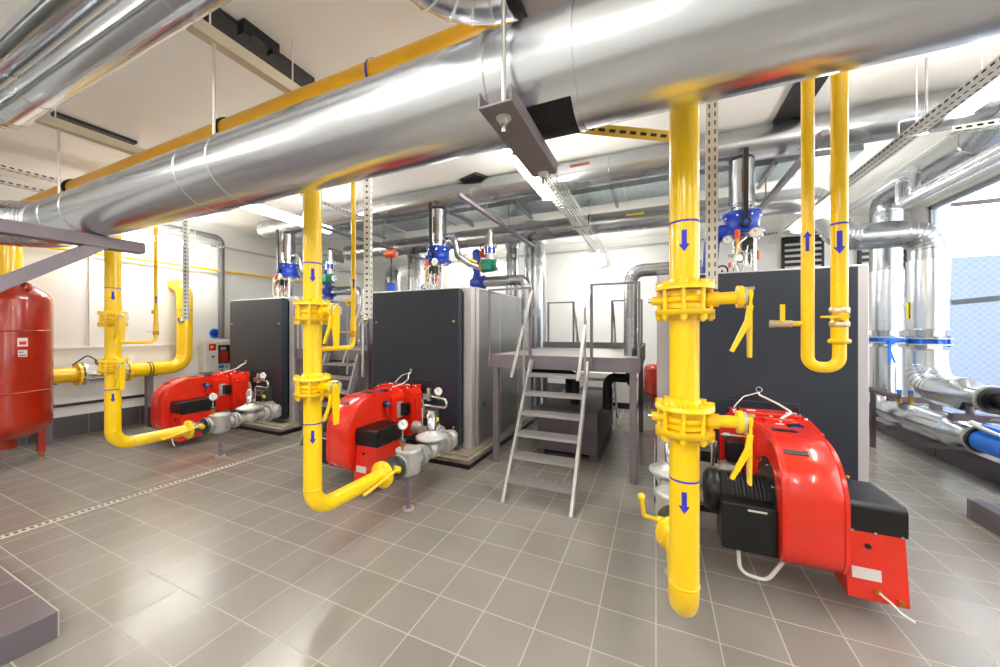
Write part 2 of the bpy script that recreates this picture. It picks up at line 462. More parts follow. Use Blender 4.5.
    q = MB(BRASS).cyl((.3, -1.14, .15), (.3, -1.165, .15), .014, n=10).cyl((.39, -1.14, .12), (.39, -1.175, .12), .012, n=10)
    q.m(WHITE).tube([(.3,-1.165,.15), (.34,-1.18,.12), (.38,-1.19,.08), (.43,-1.19,.05)], .006, .02, n=8).build('cable_glands', t)
    # pressure switch and servo on the right side; small actuator on the left
    q = MB(BLK).lathe((.16, -.70, .79), (1,0,0), [(.036,0),(.036,.03),(.03,.05),(0,.05)], 20).m(BLUB).lathe((.21,-.70,.79), (1,0,0), [(.024,0),(.024,.008),(0,.008)], 16)
    q.m(BLK).tube([(.18,-.70,.76),(.19,-.72,.68),(.19,-.66,.6),(.17,-.6,.56)], .006, .03, n=8)
    q.build('pressure_switch', t)
    q = MB(BLK).box(.21, .29, -.50, -.42, .62, .76).m(CAST).box(.17, .22, -.54, -.46, .6, .78).m(BLK)
    q.cyl((.29,-.46,.69), (.305,-.46,.69), .03, n=16).build('servo_actuator', t, .006)
    q = MB(BLK).box(-.32, -.2, -.56, -.42, .58, .74).m(CHR).cyl((-.2,-.52,.78), (-.36,-.52,.78), .012, n=10).cyl((-.3,-.52,.78), (-.34,-.52,.78), .022, n=12)
    q.build('linkage', t, .004)
    MB(BLK).box(.04, .12, -.66, -.60, .885, .93).m(BLUE).box(.05, .11, -.662, -.66, .905, .925).build('display', t, .005)
    # lifting eye with braided cable
    q = MB(CHR).ring((0, -.03, 1.085), (.3,1,0), .022, .006, 16).cyl((0,0,1.06), (0,-.03,1.06), .008, n=8)
    q.m(WHITE).tube([(0,-.03,1.06), (-.01,-.06,1.045), (.09,-.2,1.0), (.14,-.36,.965), (.05,-.44,.93), (.04,-.46,.905)], .008, .05, n=8)
    q.tube([(0,-.03,1.06), (-.12,-.06,1.02), (-.2,-.1,.93)], .005, .05, n=8)
    q.build('ignition_cable', t)
    q = MB(BLK).cyl((-.2,-.28,.92),(-.2,-.28,.97),.012,n=10).cyl((.2,-.28,.92),(.2,-.28,.99),.012,n=10).build('terminal_posts', t)
    return t
br0 = make_burner()
BRL = ['red forced-draught burner in the right foreground seen from the motor side',
       'red burner with black box lid on the middle boiler',
       'small far red burner at the left boiler by the white wall']
BRX = [.83, -2.93, -6.36]
for i, x in enumerate(BRX):
    if i == 0: br0.location = (x, BY-.135, 0); br0['label'] = BRL[0]; br0['group'] = 'red burners'
    else: dup(br0, (x, BY-.135, 0), BRL[i], 'red burners')

for m_ in [c for c in list(COL.objects) if c.name.startswith('motor.') and c.parent]:
    for k in kids(m_):
        if k.name.startswith('cable'): bpy.data.objects.remove(k)

# ------------------------------------------------------------------ gas pipes
GX = [.105, -2.04, -5.08]; GY = [1.62, 1.62, 1.73]; PR = .055; ZG = .43
PHI = [math.atan2(-GY[i], -GX[i]) for i in range(3)]
def arrow(mb, x, y, r, z, ang, up=False, L=.085, wd=.018, wh=.04, hl=.03):
    # arrow wrapped on a vertical pipe, centred at angle ang
    s = 1 if up else -1
    def P(u, v, rr): a = ang + u/r; return (x+rr*math.cos(a), y+rr*math.sin(a), z+s*v)
    for (u0, u1, v0, v1, tri) in [(-wd/2, wd/2, -L/2, L/2-hl, 0), (-wh/2, wh/2, L/2-hl, L/2, 1)]:
        n = 6
        for rr in (r+.0015,):
            vs = []; fs = []
            for i in range(n+1):
                u = u0+(u1-u0)*i/n
                top = v1 if not tri else v0 + (v1-v0)*(1-abs(u)/(wh/2))
                vs += [P(u, v0, rr), P(u, top, rr)]
            for i in range(n): fs.append((2*i, 2*i+2, 2*i+3, 2*i+1))
            mb.add(vs, fs, True)
def band(mb, x, y, r, z, h=.008): mb.cyl((x,y,z-h/2), (x,y,z+h/2), r+.0015, n=32, caps=False)
def wafer_valve(parent, x, y, z, r, mirror=1, withlever=True):
    v = MB(YEL); R = .108
    for s in (-1, 1):
        v.lathe((x,y,z+s*.05), (0,0,s), [(R,-.010),(R,.010),(r*1.15,.012),(r*1.05,.03),(r,.032)], 32)
    v.cyl((x,y,z-.035), (x,y,z+.035), r*1.3, n=28).ring((x,y,z), (0,0,1), r*1.3, .01)
    for k in range(8):
        a = 2*PI*(k+.5)/8 + .3; px, py = x+R*.86*math.cos(a), y+R*.86*math.sin(a)
        v.cyl((px,py,z-.085), (px,py,z+.072), .008, n=8).cyl((px,py,z-.078),(px,py,z-.060),.0145,n=6).cyl((px,py,z+.060),(px,py,z+.074),.0145,n=6)
    # neck to the right
    v.cyl((x+r, y, z), (x+.19, y, z+.004), .024, n=16).cyl((x+.08,y,z),(x+.12,y,z),.03,n=16)
    v.cyl((x+.18,y,z+.006),(x+.198,y,z+.006),.043,n=24)
    v.cyl((x-r*1.2,y,z),(x-R*1.12,y,z),.018,n=12)
    vo = v.build('butterfly_valve', parent)
    q = MB(CAST).cyl((x+.198,y,z+.006),(x+.209,y,z+.006),.038,n=20)
    for k in range(9):
        a = PI*.9+k*.3; q.cyl((x+.204,y-.038*math.sin(a),z+.006+.038*math.cos(a)),(x+.213,y-.038*math.sin(a),z+.006+.038*math.cos(a)),.007,n=6)
    q.m(CHR).cyl((x-R*1.12,y,z),(x-R*1.25,y,z),.009,n=8).cyl((x+.21,y-.01,z+.035),(x+.235,y-.01,z+.035),.008,n=8)
    q.build('notch_plate', vo)
    l = MB(YEL)
    l.prism([(y-.03,z+.02),(y+.012,z+.02),(y+.016,z-.10),(y+.008,z-.225),(y-.026,z-.225),(y-.034,z-.10)],'x',x+.214,x+.224)
    l.prism([(x+.150,z-.20),(x+.162,z-.205),(x+.214,z-.10),(x+.224,z-.03),(x+.205,z-.03),(x+.198,z-.085)],'y',y-.05,y-.035)
    l.cyl((x+.205,y-.01,z+.014),(x+.228,y-.01,z+.014),.018,n=14)
    l.build('lever', vo)
    return vo
def gas_downpipe(i, label):
    PR = .061 if i == 2 else .055
    x, y = GX[i], GY[i]
    t = thing('gas_downpipe', (x, y, 0), label, 'gas pipe', 'large yellow gas downpipes')
    MB(YEL).tube([(x,y,3.06), (x,y,ZG), (x,y+.60,ZG)], PR, .15, n=32, arc=12).ring((x,y,ZG+.15),(0,0,1),PR,.003).ring((x,y+.15,ZG),(0,1,0),PR,.003).build('pipe', t)
    m = MB(MARK)
    for z in (2.035, 1.005):
        band(m, x, y, PR, z); arrow(m, x, y, PR, z-.08, PHI[i])
    m.build('flow_markings', t)
    wafer_valve(t, x, y, 1.725, PR); wafer_valve(t, x, y, 1.245, PR)
    f = MB(YEL).lathe((x,y+.60,ZG), (0,1,0), [(PR,0),(PR*1.1,.005),(.108,.03),(.108,.05),(0,.05)], 32)
    for k in range(8):
        a = 2*PI*(k+.5)/8; f.cyl((x+.088*math.cos(a),y+.615,ZG+.088*math.sin(a)),(x+.088*math.cos(a),y+.63,ZG+.088*math.sin(a)),.012,n=6)
    f.build('flange', t)
    return t
gas_downpipe(0, 'big yellow gas pipe nearest the camera in front of the right boiler')
gas_downpipe(1, 'big yellow gas pipe left of the middle burner')
gas_downpipe(2, 'big yellow gas pipe furthest left beside the red tank')

def flange(mb, c, ax, r=.1, th=.02, n=28, nb=8, bl=.03):
    c = V(*c); ax = V(*ax).normalized(); mb.cyl(c-ax*th/2, c+ax*th/2, r, n=n)
    u, v = frame_of(ax)
    for k in range(nb):
        a = 2*PI*(k+.5)/nb; p = c + (u*math.cos(a)+v*math.sin(a))*r*.83
        mb.cyl(p-ax*bl/2, p+ax*bl/2, r*.1, n=6)
def gauge(t, c, face, r=.042, name='pressure_gauge'):
    c = V(*c); f = V(*face).normalized()
    g = MB(CHR).lathe(c - f*.015, f, [(r*.9,0),(r,.006),(r,.03),(r*.88,.03)], 24)
    g.m(WHITE).cyl(c+f*.0, c+f*.0175, r*.8, n=24)
    g.m(BLK).bar(c+f*.019, c+f*.019+V(0,0,r*.6)+f.cross(V(0,0,1))*r*.3, .005, .002, up=tuple(f))
    return g.build(name, t)
def gas_train(i, label, side):
    # side = +1: enters the burner towards +x, -1 towards -x
    x = GX[i]; y0 = GY[i]+.655; z = ZG
    t = thing('gas_train', (x, y0+.35, 0), label, 'gas train', 'gas trains feeding the burners')
    v = MB(BLK).m(DUCTD).cyl((x,y0,z),(x,y0+.15,z),.056,n=24); flange(v,(x,y0+.01,z),(0,1,0),.095,.02); flange(v,(x,y0+.15,z),(0,1,0),.1,.02)
    vo = v.build('inlet_valve', t)
    l = MB(YEL).cyl((x+.05,y0+.08,z+.02),(x+.095,y0+.08,z+.02),.028,n=14)
    l.tube([(x+.09,y0+.08,z+.02),(x+.10,y0+.02,z+.03),(x+.085,y0-.28,z-.03),(x+.08,y0-.30,z-.03)] if side < 0 else [(x-.09,y0+.08,z+.02),(x-.13,y0+.06,z+.04),(x-.17,y0-.05,z+.10),(x-.18,y0-.14,z+.24)], .0125, .03, n=10)
    if side > 0: l.cyl((x-.05,y0+.08,z+.02),(x-.1,y0+.08,z+.02),.028,n=14).sphere((x-.18,y0-.14,z+.245),.02)
    l.build('lever', vo)
    yf = y0+.32
    f = MB(CAST).lathe((x,yf,z-.12),(0,0,1),[(.07,0),(.105,.02),(.108,.05),(.108,.2),(.112,.215),(.112,.232),(.09,.24),(0,.242)],32)
    f.cyl((x,yf-.15,z),(x,yf+.16,z),.06,n=24); flange(f,(x,yf-.14,z),(0,1,0),.098,.018); flange(f,(x,yf+.15,z),(0,1,0),.098,.018)
    f.build('gas_filter', t)
    g = MB(BRASS).cyl((x,yf-.08,z+.1),(x,yf-.08,z+.2),.012,n=10).cyl((x,yf-.08,z+.15),(x,yf-.08,z+.18),.02,n=10).m(CHR).cyl((x,yf-.08,z+.2),(x,yf-.08,z+.3),.007,n=8).box(x-.02,x+.02,yf-.1,yf-.06,z+.19,z+.215)
    g.build('gauge_stem', t)
    gauge(t, (x, yf-.08, z+.345), (-x*.6+.1, -1, .1), .045)
    yr = yf+.36
    r = MB(CAST)
    r.sphere((x,yr,z),.085,sz=1.1).cyl((x,yr-.16,z),(x,yr+.17,z),.058,n=24); flange(r,(x,yr-.175,z),(0,1,0),.098,.018); flange(r,(x,yr+.17,z),(0,1,0),.098,.018)
    r.lathe((x,yr,z+.07),(0,0,1),[(.06,0),(.07,.02),(.15,.035),(.155,.045),(.155,.06),(.14,.066),(.12,.072),(.06,.10),(.05,.115)],36)
    ro = r.build('pressure_regulator', t)
    MB(CHR).lathe((x,yr,z+.18),(0,0,1),[(.045,0),(.045,.16),(.03,.165),(.03,.19),(0,.195)],24).build('spring_housing', ro)
    yv = yr+.30; dx = side*.5
    b = MB(CAST); b.lathe((x,yv-.125,z),(0,1,0),[(.06,0),(.085,.01),(.085,.05),(.07,.06)],28); flange(b,(x,yv-.05,z),(0,1,0),.115,.022)
    b.lathe((x, yv+.05, z-.09),(0,0,1),[(.05,0),(.08,.03),(.08,.15),(.05,.18)],24)
    b.tube([(x,yv-.05,z),(x,yv+.08,z),(x+dx,yv+.08,z+.08)], .065, .08, n=24); flange(b,(x+side*.15,yv+.08,z+.02),(1,0,0),.1,.02)
    b.box(x+side*.2, x+side*.36, yv-.02, yv+.16, z-.05, z+.12)
    b.m(CHR).box(x+side*.2, x+side*.34, yv-.0, yv+.14, z+.12, z+.30).m(BLK).box(x+side*.22, x+side*.31, yv-.03, yv+.02, z+.14, z+.22)
    b.m(YTAG).box(x+side*.1, x+side*.14, yv-.05, yv-.02, z+.2, z+.24)
    b.build('solenoid_valves', t, .003)
    p = MB(CHR).tube([(x+side*.3,yv-.04,z+.12),(x+side*.3,yv-.04,z+.36),(x-side*.02,yv-.06,z+.36),(x-side*.02,yv-.06,z+.45),(x+side*.22,yv-.06,z+.47)], .014, .05, n=12)
    p.cyl((x+side*.2,yv-.06,z+.42),(x+side*.2,yv-.06,z+.56),.025,n=12).box(x+side*.17,x+side*.25,yv-.1,yv-.03,z+.44,z+.5)
    p.build('impulse_pipe', t)
    gauge(t, (x+side*.07, yv-.08, z+.53), (-x*.5+.1,-1,0), .045)
    MB(BRASS).cyl((x+side*.07,yv-.06,z+.44),(x+side*.07,yv-.06,z+.49),.01,n=8).build('gauge_stem', t)
    s = MB(STL).cyl((x,yf,.012),(x,yf,z-.12),.022,n=16).m(CAST).cyl((x,yf,.0),(x,yf,.012),.055,n=20).build('support_leg', t)
    return t
gas_train(0, 'gas filter and regulator train hidden behind the nearest yellow pipe', 1)
gas_train(1, 'gas train with filter, regulator and gauge beside the middle burner', -1)
gas_train(2, 'gas train with filter and regulator beside the far left burner', -1)

# small yellow vent pipes behind the two left downpipes
for i, lab in ((1, 'thin yellow pipe running up behind the middle gas downpipe'), (2, 'thin yellow pipe running up right of the far left gas downpipe')):
    x, y = GX[i], GY[i]; yy = y+.34
    t = thing('vent_pipe', (x, yy, 1.4), lab, 'pipe', 'thin yellow vent pipes')
    MB(YEL).tube([(x,y+PR,1.48),(x,yy,1.48),(x,yy,3.1)], .017, .05, n=16).cyl((x,yy,1.55),(x,yy,1.7),.021,n=16).build('pipe', t)
    MB(BRASS).cyl((x,yy,1.555),(x,yy,1.60),.026,n=12).m(YEL).bar((x+.01,yy-.02,1.59),(x-.1,yy-.03,1.595),.012,.006).build('ball_valve', t)
    MB(BRASS).cyl((x,yy,1.81),(x-.06,yy,1.81),.011,n=10).m(YEL).cyl((x-.06,yy,1.79),(x-.06,yy,1.84),.014,n=10).build('test_tap', t)
    m = MB(MARK); arrow(m, x, yy, .017, 1.95, PHI[i], up=True, L=.08, wd=.01, wh=.02, hl=.025); m.build('flow_markings', t)

# U shaped loop of two yellow pipes in front of the right boiler
t = thing('gas_pipe_loop', (.62, 1.75, 1.5), 'pair of thin yellow pipes joined in a U loop in front of the right boiler', 'pipe')
xa, xb, yl = .565, .665, 1.82
xa, xb = .563, .662
MB(YEL).tube([(xa,yl,3.08),(xa,yl,1.455),(xb,yl,1.455),(xb,yl,3.08)], .0215, .042, n=20).cyl((xb,yl,1.555),(xb,yl,3.08),.0265,n=20).ring((xb,yl,1.56),(0,0,1),.03,.006).build('pipe', t)
MB(NICK).lathe((xb,yl,1.615),(0,0,1),[(.03,0),(.033,.004),(.033,.02),(.028,.024),(.028,.05),(.033,.055),(.033,.075),(.028,.08)],8).build('coupling', t)
MB(YEL).bar((xb-.01,yl-.035,1.655),(xb-.07,yl-.05,1.655),.02,.008).cyl((xb,yl-.02,1.655),(xb,yl-.045,1.655),.014,n=12).build('lever', t)
q = MB(YEL).cyl((xa,yl,1.63),(xa-.06,yl,1.63),.011,n=12).m(NICK).cyl((xa-.05,yl,1.63),(xa-.11,yl,1.63),.014,n=8).cyl((xa-.11,yl,1.63),(xa-.125,yl,1.63),.018,n=6).m(YEL).bar((xa-.085,yl-.01,1.64),(xa-.085,yl-.01,1.71),.016,.007)
q.build('drain_tap', t)
m = MB(MARK); ph = math.atan2(-yl,-.6)
arrow(m, xa, yl, .0215, 1.96, ph, up=True, L=.08, wd=.011, wh=.028, hl=.022)
band(m, xb, yl, .0265, 2.02, .007); arrow(m, xb, yl, .0265, 1.945, ph, L=.09, wd=.016, wh=.036, hl=.028); m.build('flow_markings', t)

# gas main
GMY, GMZ = 1.68, 3.14
t = thing('gas_main', (-2, GMY, GMZ), 'thick orange-yellow gas main running above and behind the big duct', 'gas pipe')
g = MB(YELM).tube([(-7.88,GMY+.02,2.99),(-7.88,GMY+.02,GMZ),(3.3,GMY,GMZ)], .1, .2, n=32)
g.build('pipe', t)
m = MB(MARK).cyl((-1.56,GMY,GMZ),(-1.545,GMY,GMZ),.102,n=32,caps=False).build('flow_markings', t)
m = MB(BLK2)
for x in (-5.79, -3.05, .3): m.cyl((x,GMY,GMZ),(x+.03,GMY,GMZ),.106,n=32)
m.build('clamps', t)

# perforated strut hangers
def perf(mb, p0, p1, w_=.042, d_=.03, face=(0,-1,0), step=.055, slot=.03, rows=1, m1=STRUT, sides=False):
    p0 = V(*p0); p1 = V(*p1); dd = (p1-p0); L = dd.length; dd.normalize(); f = V(*face).normalized(); u = dd.cross(f).normalized()
    mb.m(m1); th = .003
    mb.bar(p0+f*(d_/2-th/2), p1+f*(d_/2-th/2), w_, th, up=tuple(f))
    for s in (-1,1): mb.bar(p0+u*s*(w_/2-th/2), p1+u*s*(w_/2-th/2), th, d_, up=tuple(f))
    mb.m(BLK); q = .02
    while q+slot < L:
        for r in range(rows):
            off = 0 if rows == 1 else (r-(rows-1)/2)*w_/rows
            mb.bar(p0+dd*q+u*off+f*(d_/2+.0005), p0+dd*(q+slot)+u*off+f*(d_/2+.0005), w_*.12 if rows > 1 else w_*.28, .001, up=tuple(f))
            if sides:
                for s in (-1,1): mb.bar(p0+dd*q+u*s*(w_/2+.0005), p0+dd*(q+slot)+u*s*(w_/2+.0005), .001, d_*.35, up=tuple(f))
        q += step
    return mb
SL = ['perforated zinc strut hanging just right of the nearest yellow gas pipe', 'pale zinc strut hanging right of the thin pipe by the middle gas pipe', 'pale zinc strut hanging in front of the yellow pipe bend on the left wall']
for i, (x, y, zb) in enumerate([(.245, 1.97, 1.80), (-1.91, 1.97, 1.69), (-4.72, 2.18, 1.72)]):
    t = thing('strut_hanger', (x, y, zb), SL[i], 'strut', 'vertical perforated struts')
    fx = -x*.5
    perf(MB(), (x,y,zb), (x,y,3.05), .048, .04, (fx*.4,-1,0), rows=2 if i == 0 else 1, step=.042, slot=.022 if i == 0 else .014, sides=(i > 0)).build('channel', t)
    if i: MB(CHR).ring((x+.02,y-.06,zb-.01),(0,1,.2),.035,.006,20).cyl((x+.02,y-.03,zb-.01),(x+.02,y-.07,zb-.01),.012,n=10).build('pipe_clamp', t)
    MB(STRUT).bar((x,y-.0,3.06),(x,GMY+.05,3.06),.05,.03).build('head_arm', t)

# ------------------------------------------------------------------ main duct and overhead ducts
DY, DZ, DR = 1.25, 2.513, .187
t = thing('main_duct', (-1, DY, DZ), 'huge shiny round duct crossing the whole view overhead', 'duct')
d = MB(DUCT).tube([(-7.9,-1.8,DZ),(-4.85,DY,DZ),(3.9,DY,DZ)], DR, .45, n=56, arc=6, seams=True)
for x in (-4.35,-3.95,-2.44,-2.13,2.6): d.ring((x,DY,DZ),(1,0,0),DR,.004,56)
d.build('duct_pipe', t)
for x in (-.545, -.245): MB(DUCT).cyl((x-.006,DY,DZ),(x+.012,DY,DZ),DR+.007,n=56).build('clamp_band', t)
# wrapped dark saddle under the duct
s = MB(BLK2); vs = []; n = 14
for x in (-.50, -.245):
    for i in range(n+1):
        a = math.radians(-125 + 90*i/n); vs.append((x, DY+math.cos(a)*(DR+.004), DZ+math.sin(a)*(DR+.004)))
s.add(vs, [(i,i+1,n+2+i,n+1+i) for i in range(n)], True)
s.build('saddle_pad', t)

def duct_support(x, label, beam=True, y0=1.05, y1=1.95):
    t = thing('duct_hanger', (x, 1.4, CEIL), label, 'hanger', 'ceiling channels with hanging rods')
    z0 = 3.31
    MB(BEIGE).box(x-.035, x+.035, y0, y1, z0, z0+.075).build('channel', t)
    for yy in (y0+.1, y1-.1): MB(STRUT).cyl((x,yy,z0+.07),(x,yy,CEIL),.005,n=8).build('rod', t)
    MB(STRUT).cyl((x,1.25,DZ+DR+.002),(x,1.25,z0),.008,n=10).build('rod', t)
duct_support(-4.63, 'beige ceiling channel with rod over the left end of the big duct', y0=1.13, y1=1.85)
duct_support(-2.41, 'beige ceiling channel with rod between the upper ducts and the yellow main', y0=1.13, y1=1.85)
o = MB(HUNG).box(-2.78, -2.62, 1.0, 2.1, CEIL-.03, CEIL).build('ceiling_strip'); tag(o, 'black taped strip on the ceiling above the yellow gas main', 'strip')
o = MB(BLK).box(-2.62,-2.55,1.5,1.75,CEIL-.07,CEIL-.0).box(-2.62,-2.55,1.5,1.55,CEIL-.10,CEIL-.07).box(-2.62,-2.55,1.70,1.75,CEIL-.10,CEIL-.07).build('ceiling_clip'); tag(o, 'dark plastic clip on the black ceiling strip', 'clip')
o = MB(HUNG).box(-5.38, -5.30, 1.4, 2.0, CEIL-.03, CEIL).build('ceiling_strip'); tag(o, 'black taped strip beside the leftmost beige ceiling channel', 'strip')
# steel channel under the duct
t = thing('channel_bracket', (-.42, 1.25, 2.27), 'mauve steel U channel hanging under the shiny duct on two rods', 'bracket')
c = MB(STL).box(-.495,-.385,.96,1.485,2.272,2.280).box(-.495,-.488,.96,1.485,2.280,2.322).box(-.392,-.385,.96,1.485,2.280,2.322)
c.build('channel', t, .002)
for y in (1.03, 1.458):
    MB(CHR).cyl((-.44,y,2.226),(-.44,y,CEIL),.0075,n=12).build('rod', t)
    MB(STRUT).cyl((-.44,y,2.254),(-.44,y,2.272),.015,n=6).cyl((-.44,y,2.268),(-.44,y,2.272),.024,n=16).build('nut', t)
# left steel frame
t = thing('duct_bracket', (-3.9, .9, 0), 'grey steel beam and diagonal brace carrying the duct at the left edge', 'bracket')
MB(STL).box(-3.95,-3.84,-.35,1.50,2.235,2.322).build('beam', t, .004)
MB(STL).bar((-3.895,1.27,2.27),(-3.895,-.25,1.08),.09,.08).build('brace', t, .004)
MB(STL).box(-3.95,-3.84,-.45,-.35,0,2.335).build('post', t, .004)

# upper left ducts (three) -- bend towards the camera side at the left
def simple(name, label, cat, mb, part='pipe', group=None):
    o = mb.build(name); return tag(o, label, cat, group)
def ductx(name, label, pts, r, m, R=None, rings=(), clamps=(), group=None, n=36, arc=6, seams=True):
    t = thing(name, pts[0], label, 'duct', group)
    d = MB(m).tube(pts, r, R, n=n, arc=arc, seams=seams)
    for (c, ax) in rings: d.ring(c, ax, r, .0035, n)
    d.build('duct_pipe', t)
    if clamps:
        k = MB(BLK2)
        for (c, ax) in clamps:
            c = V(*c); ax = V(*ax); k.cyl(c-ax*.012, c+ax*.012, r+.006, n=n)
        k.build('clamps', t)
    return t
ductx('air_duct', 'shiny round duct in the top left corner, the lower of the pair', [(-4.95,-1.2,3.33),(-4.95,1.01,3.33),(-.7,1.01,3.33),(-.7,1.01,3.66)], .105, DUCT, .3, rings=[((x,1.01,3.33),(1,0,0)) for x in (-4.1,-2.25)], group='upper left duct pair')
ductx('air_duct', 'shiny round duct in the top left corner, the upper of the pair', [(-5.2,-1.2,3.49),(-5.2,.87,3.49),(-.9,.87,3.49),(-.9,.87,3.70)], .088, DUCT, .3, rings=[((x,.87,3.49),(1,0,0)) for x in (-4.2,-2.3)], group='upper left duct pair')
t = ductx('dark_pipe', 'dull dark pipe across the top left corner above the ducts', [(-6.6,.69,3.15),(-1.2,.69,3.15)], .03, DUCTD, clamps=[((-4.45,.69,3.15),(1,0,0))], seams=False)
MB(STRUT).cyl((-4.45,.69,3.18),(-4.45,.69,CEIL),.006,n=8).build('rod', t)
ductx('dark_pipe', 'black insulated pipe at the very top left corner', [(-6.4,.56,3.22),(-1.6,.56,3.22)], .042, BLK2, seams=False)
# elbow duct above centre
t = ductx('air_duct', 'large ringed elbow duct above the centre of the big duct', [(-.74,-1.6,3.04),(-.74,1.20,3.04),(-.50,1.20,3.04)], .232, DUCT, .24, rings=[((-.51,1.2,3.04),(1,0,0))])
MB(BLK2).cyl((-.50,1.2,3.04),(-.47,1.2,3.04),.237,n=36).m(CASE).box(-.47,.4,1.0,1.4,2.86,3.2).build('end_box', t)

# duct A (upper back) with far right bend; duct B (lower back)
AY, AZ, AR = 4.42, 3.535, .165
t = ductx('supply_duct', 'upper silver duct running over the boiler fronts under the ceiling', [(-6.85,AY,AZ),(2.75,AY,AZ),(3.0,5.2,AZ-.0),(3.0,6.85,AZ-.0),(3.0,6.85,2.3)], AR, DUCT2, .25, rings=[((x,AY,AZ),(1,0,0)) for x in (-5.6,-4.6,-3.2,-2.3,-1.35,-.5,.4,1.3,2.1)], clamps=[((-1.25,AY,AZ),(1,0,0))])
m = MB(STREAK).bar((-.95,AY-.16,AZ+.05),(-.72,AY-.16,AZ+.05),.004,.035).bar((1.28,AY-.13,AZ+.14),(1.36,AY-.13,AZ+.14),.01,.05).build('tags', t)
ductx('return_duct', 'lower dark silver duct near the back wall with an open round end', [(-6.4,6.0,3.36),(1.95,6.0,3.36),(2.2,6.0,2.80),(3.0,6.0,2.80),(3.0,6.0,2.3)], .165, DUCT2, .22, rings=[((x,6.0,3.36),(1,0,0)) for x in (-5,-3.6,-2.2,-.9,.2,1.2)], clamps=[((-1.0,6,3.36),(1,0,0))])
t = thing('flat_duct', (-1, 5.2, 3.5), 'flat rectangular galvanised duct between the two back ducts', 'duct')
d = MB(SPAN).box(-6.9, 2.0, 4.95, 5.5, 3.50, 3.64)
d.m(STRUT)
for x in (-5.4,-4.4,-3.3,-2.4,-1.4,-.4,.6,1.5): d.box(x,x+.02,4.93,5.52,3.485,3.655)
d.build('sheet_body', t)
for x in (-5.0,-3.0,-1.9,-.55,1.2):
    MB(STLS).box(x,x+.04,4.85,5.6,3.45,3.485).cyl((x+.02,4.88,3.45),(x+.02,4.88,CEIL),.006,n=8).cyl((x+.02,5.57,3.45),(x+.02,5.57,CEIL),.006,n=8).build('hanger', t)
MB(YTAG).bar((-.45,5.843,3.40),(-.22,5.843,3.40),.004,.03).prism([(-.22,3.375),(-.22,3.425),(-.18,3.40)],'y',5.840,5.845)
o = MB(YTAG).prism([(-.42,3.385),(-.2,3.385),(-.2,3.37),(-.16,3.40),(-.2,3.43),(-.2,3.415),(-.42,3.415)],'y',5.830,5.838).build('flow_tag'); tag(o, 'yellow flow arrow stuck on the lower dark back duct', 'sign')
o = MB(HUNG).prism([(-2.5,4.3),(-2.2,4.2),(-2.05,4.5),(-2.35,4.62)],'z',CEIL-.035,CEIL).build('ceiling_patch'); tag(o, 'black torn patch on the ceiling above the middle boiler', 'patch')
o = MB(HUNG).box(1.08,1.30,3.3,5.9,CEIL-.03,CEIL).build('ceiling_strip'); tag(o, 'wide black strip on the ceiling behind the right yellow pipe pair', 'strip')

# chimneys behind boilers
for (x, y, r, lab) in [(-2.2,6.75,.215,'largest steel chimney behind the middle boiler'),(-2.75,6.9,.14,'thinner steel chimney left of the largest one behind the middle boiler'),(-5.17,6.85,.19,'steel chimney right of the short slant topped one, above the middle boiler')]:
    t = thing('chimney', (x,y,0), lab, 'chimney', 'steel chimneys behind the boilers')
    c = MB(DUCT2).cyl((x,y,0),(x,y,CEIL),r,n=36)
    for z in (1.0,2.0,2.9): c.ring((x,y,z),(0,0,1),r,.006,36)
    c.build('flue_pipe', t)
    MB(DUCT2).lathe((x,y,CEIL-.4),(0,0,1),[(r,0),(r*1.2,.12),(r*1.2,.399)],36).build('collar', t)
t = thing('chimney', (-5.85,6.85,0), 'short slant topped steel chimney behind the left boiler', 'chimney', 'steel chimneys behind the boilers')
MB(DUCT2).tube([(-5.85,6.85,0),(-5.85,6.85,3.0),(-5.95,7.5,3.2)], .19, .2, n=32).build('flue_pipe', t)

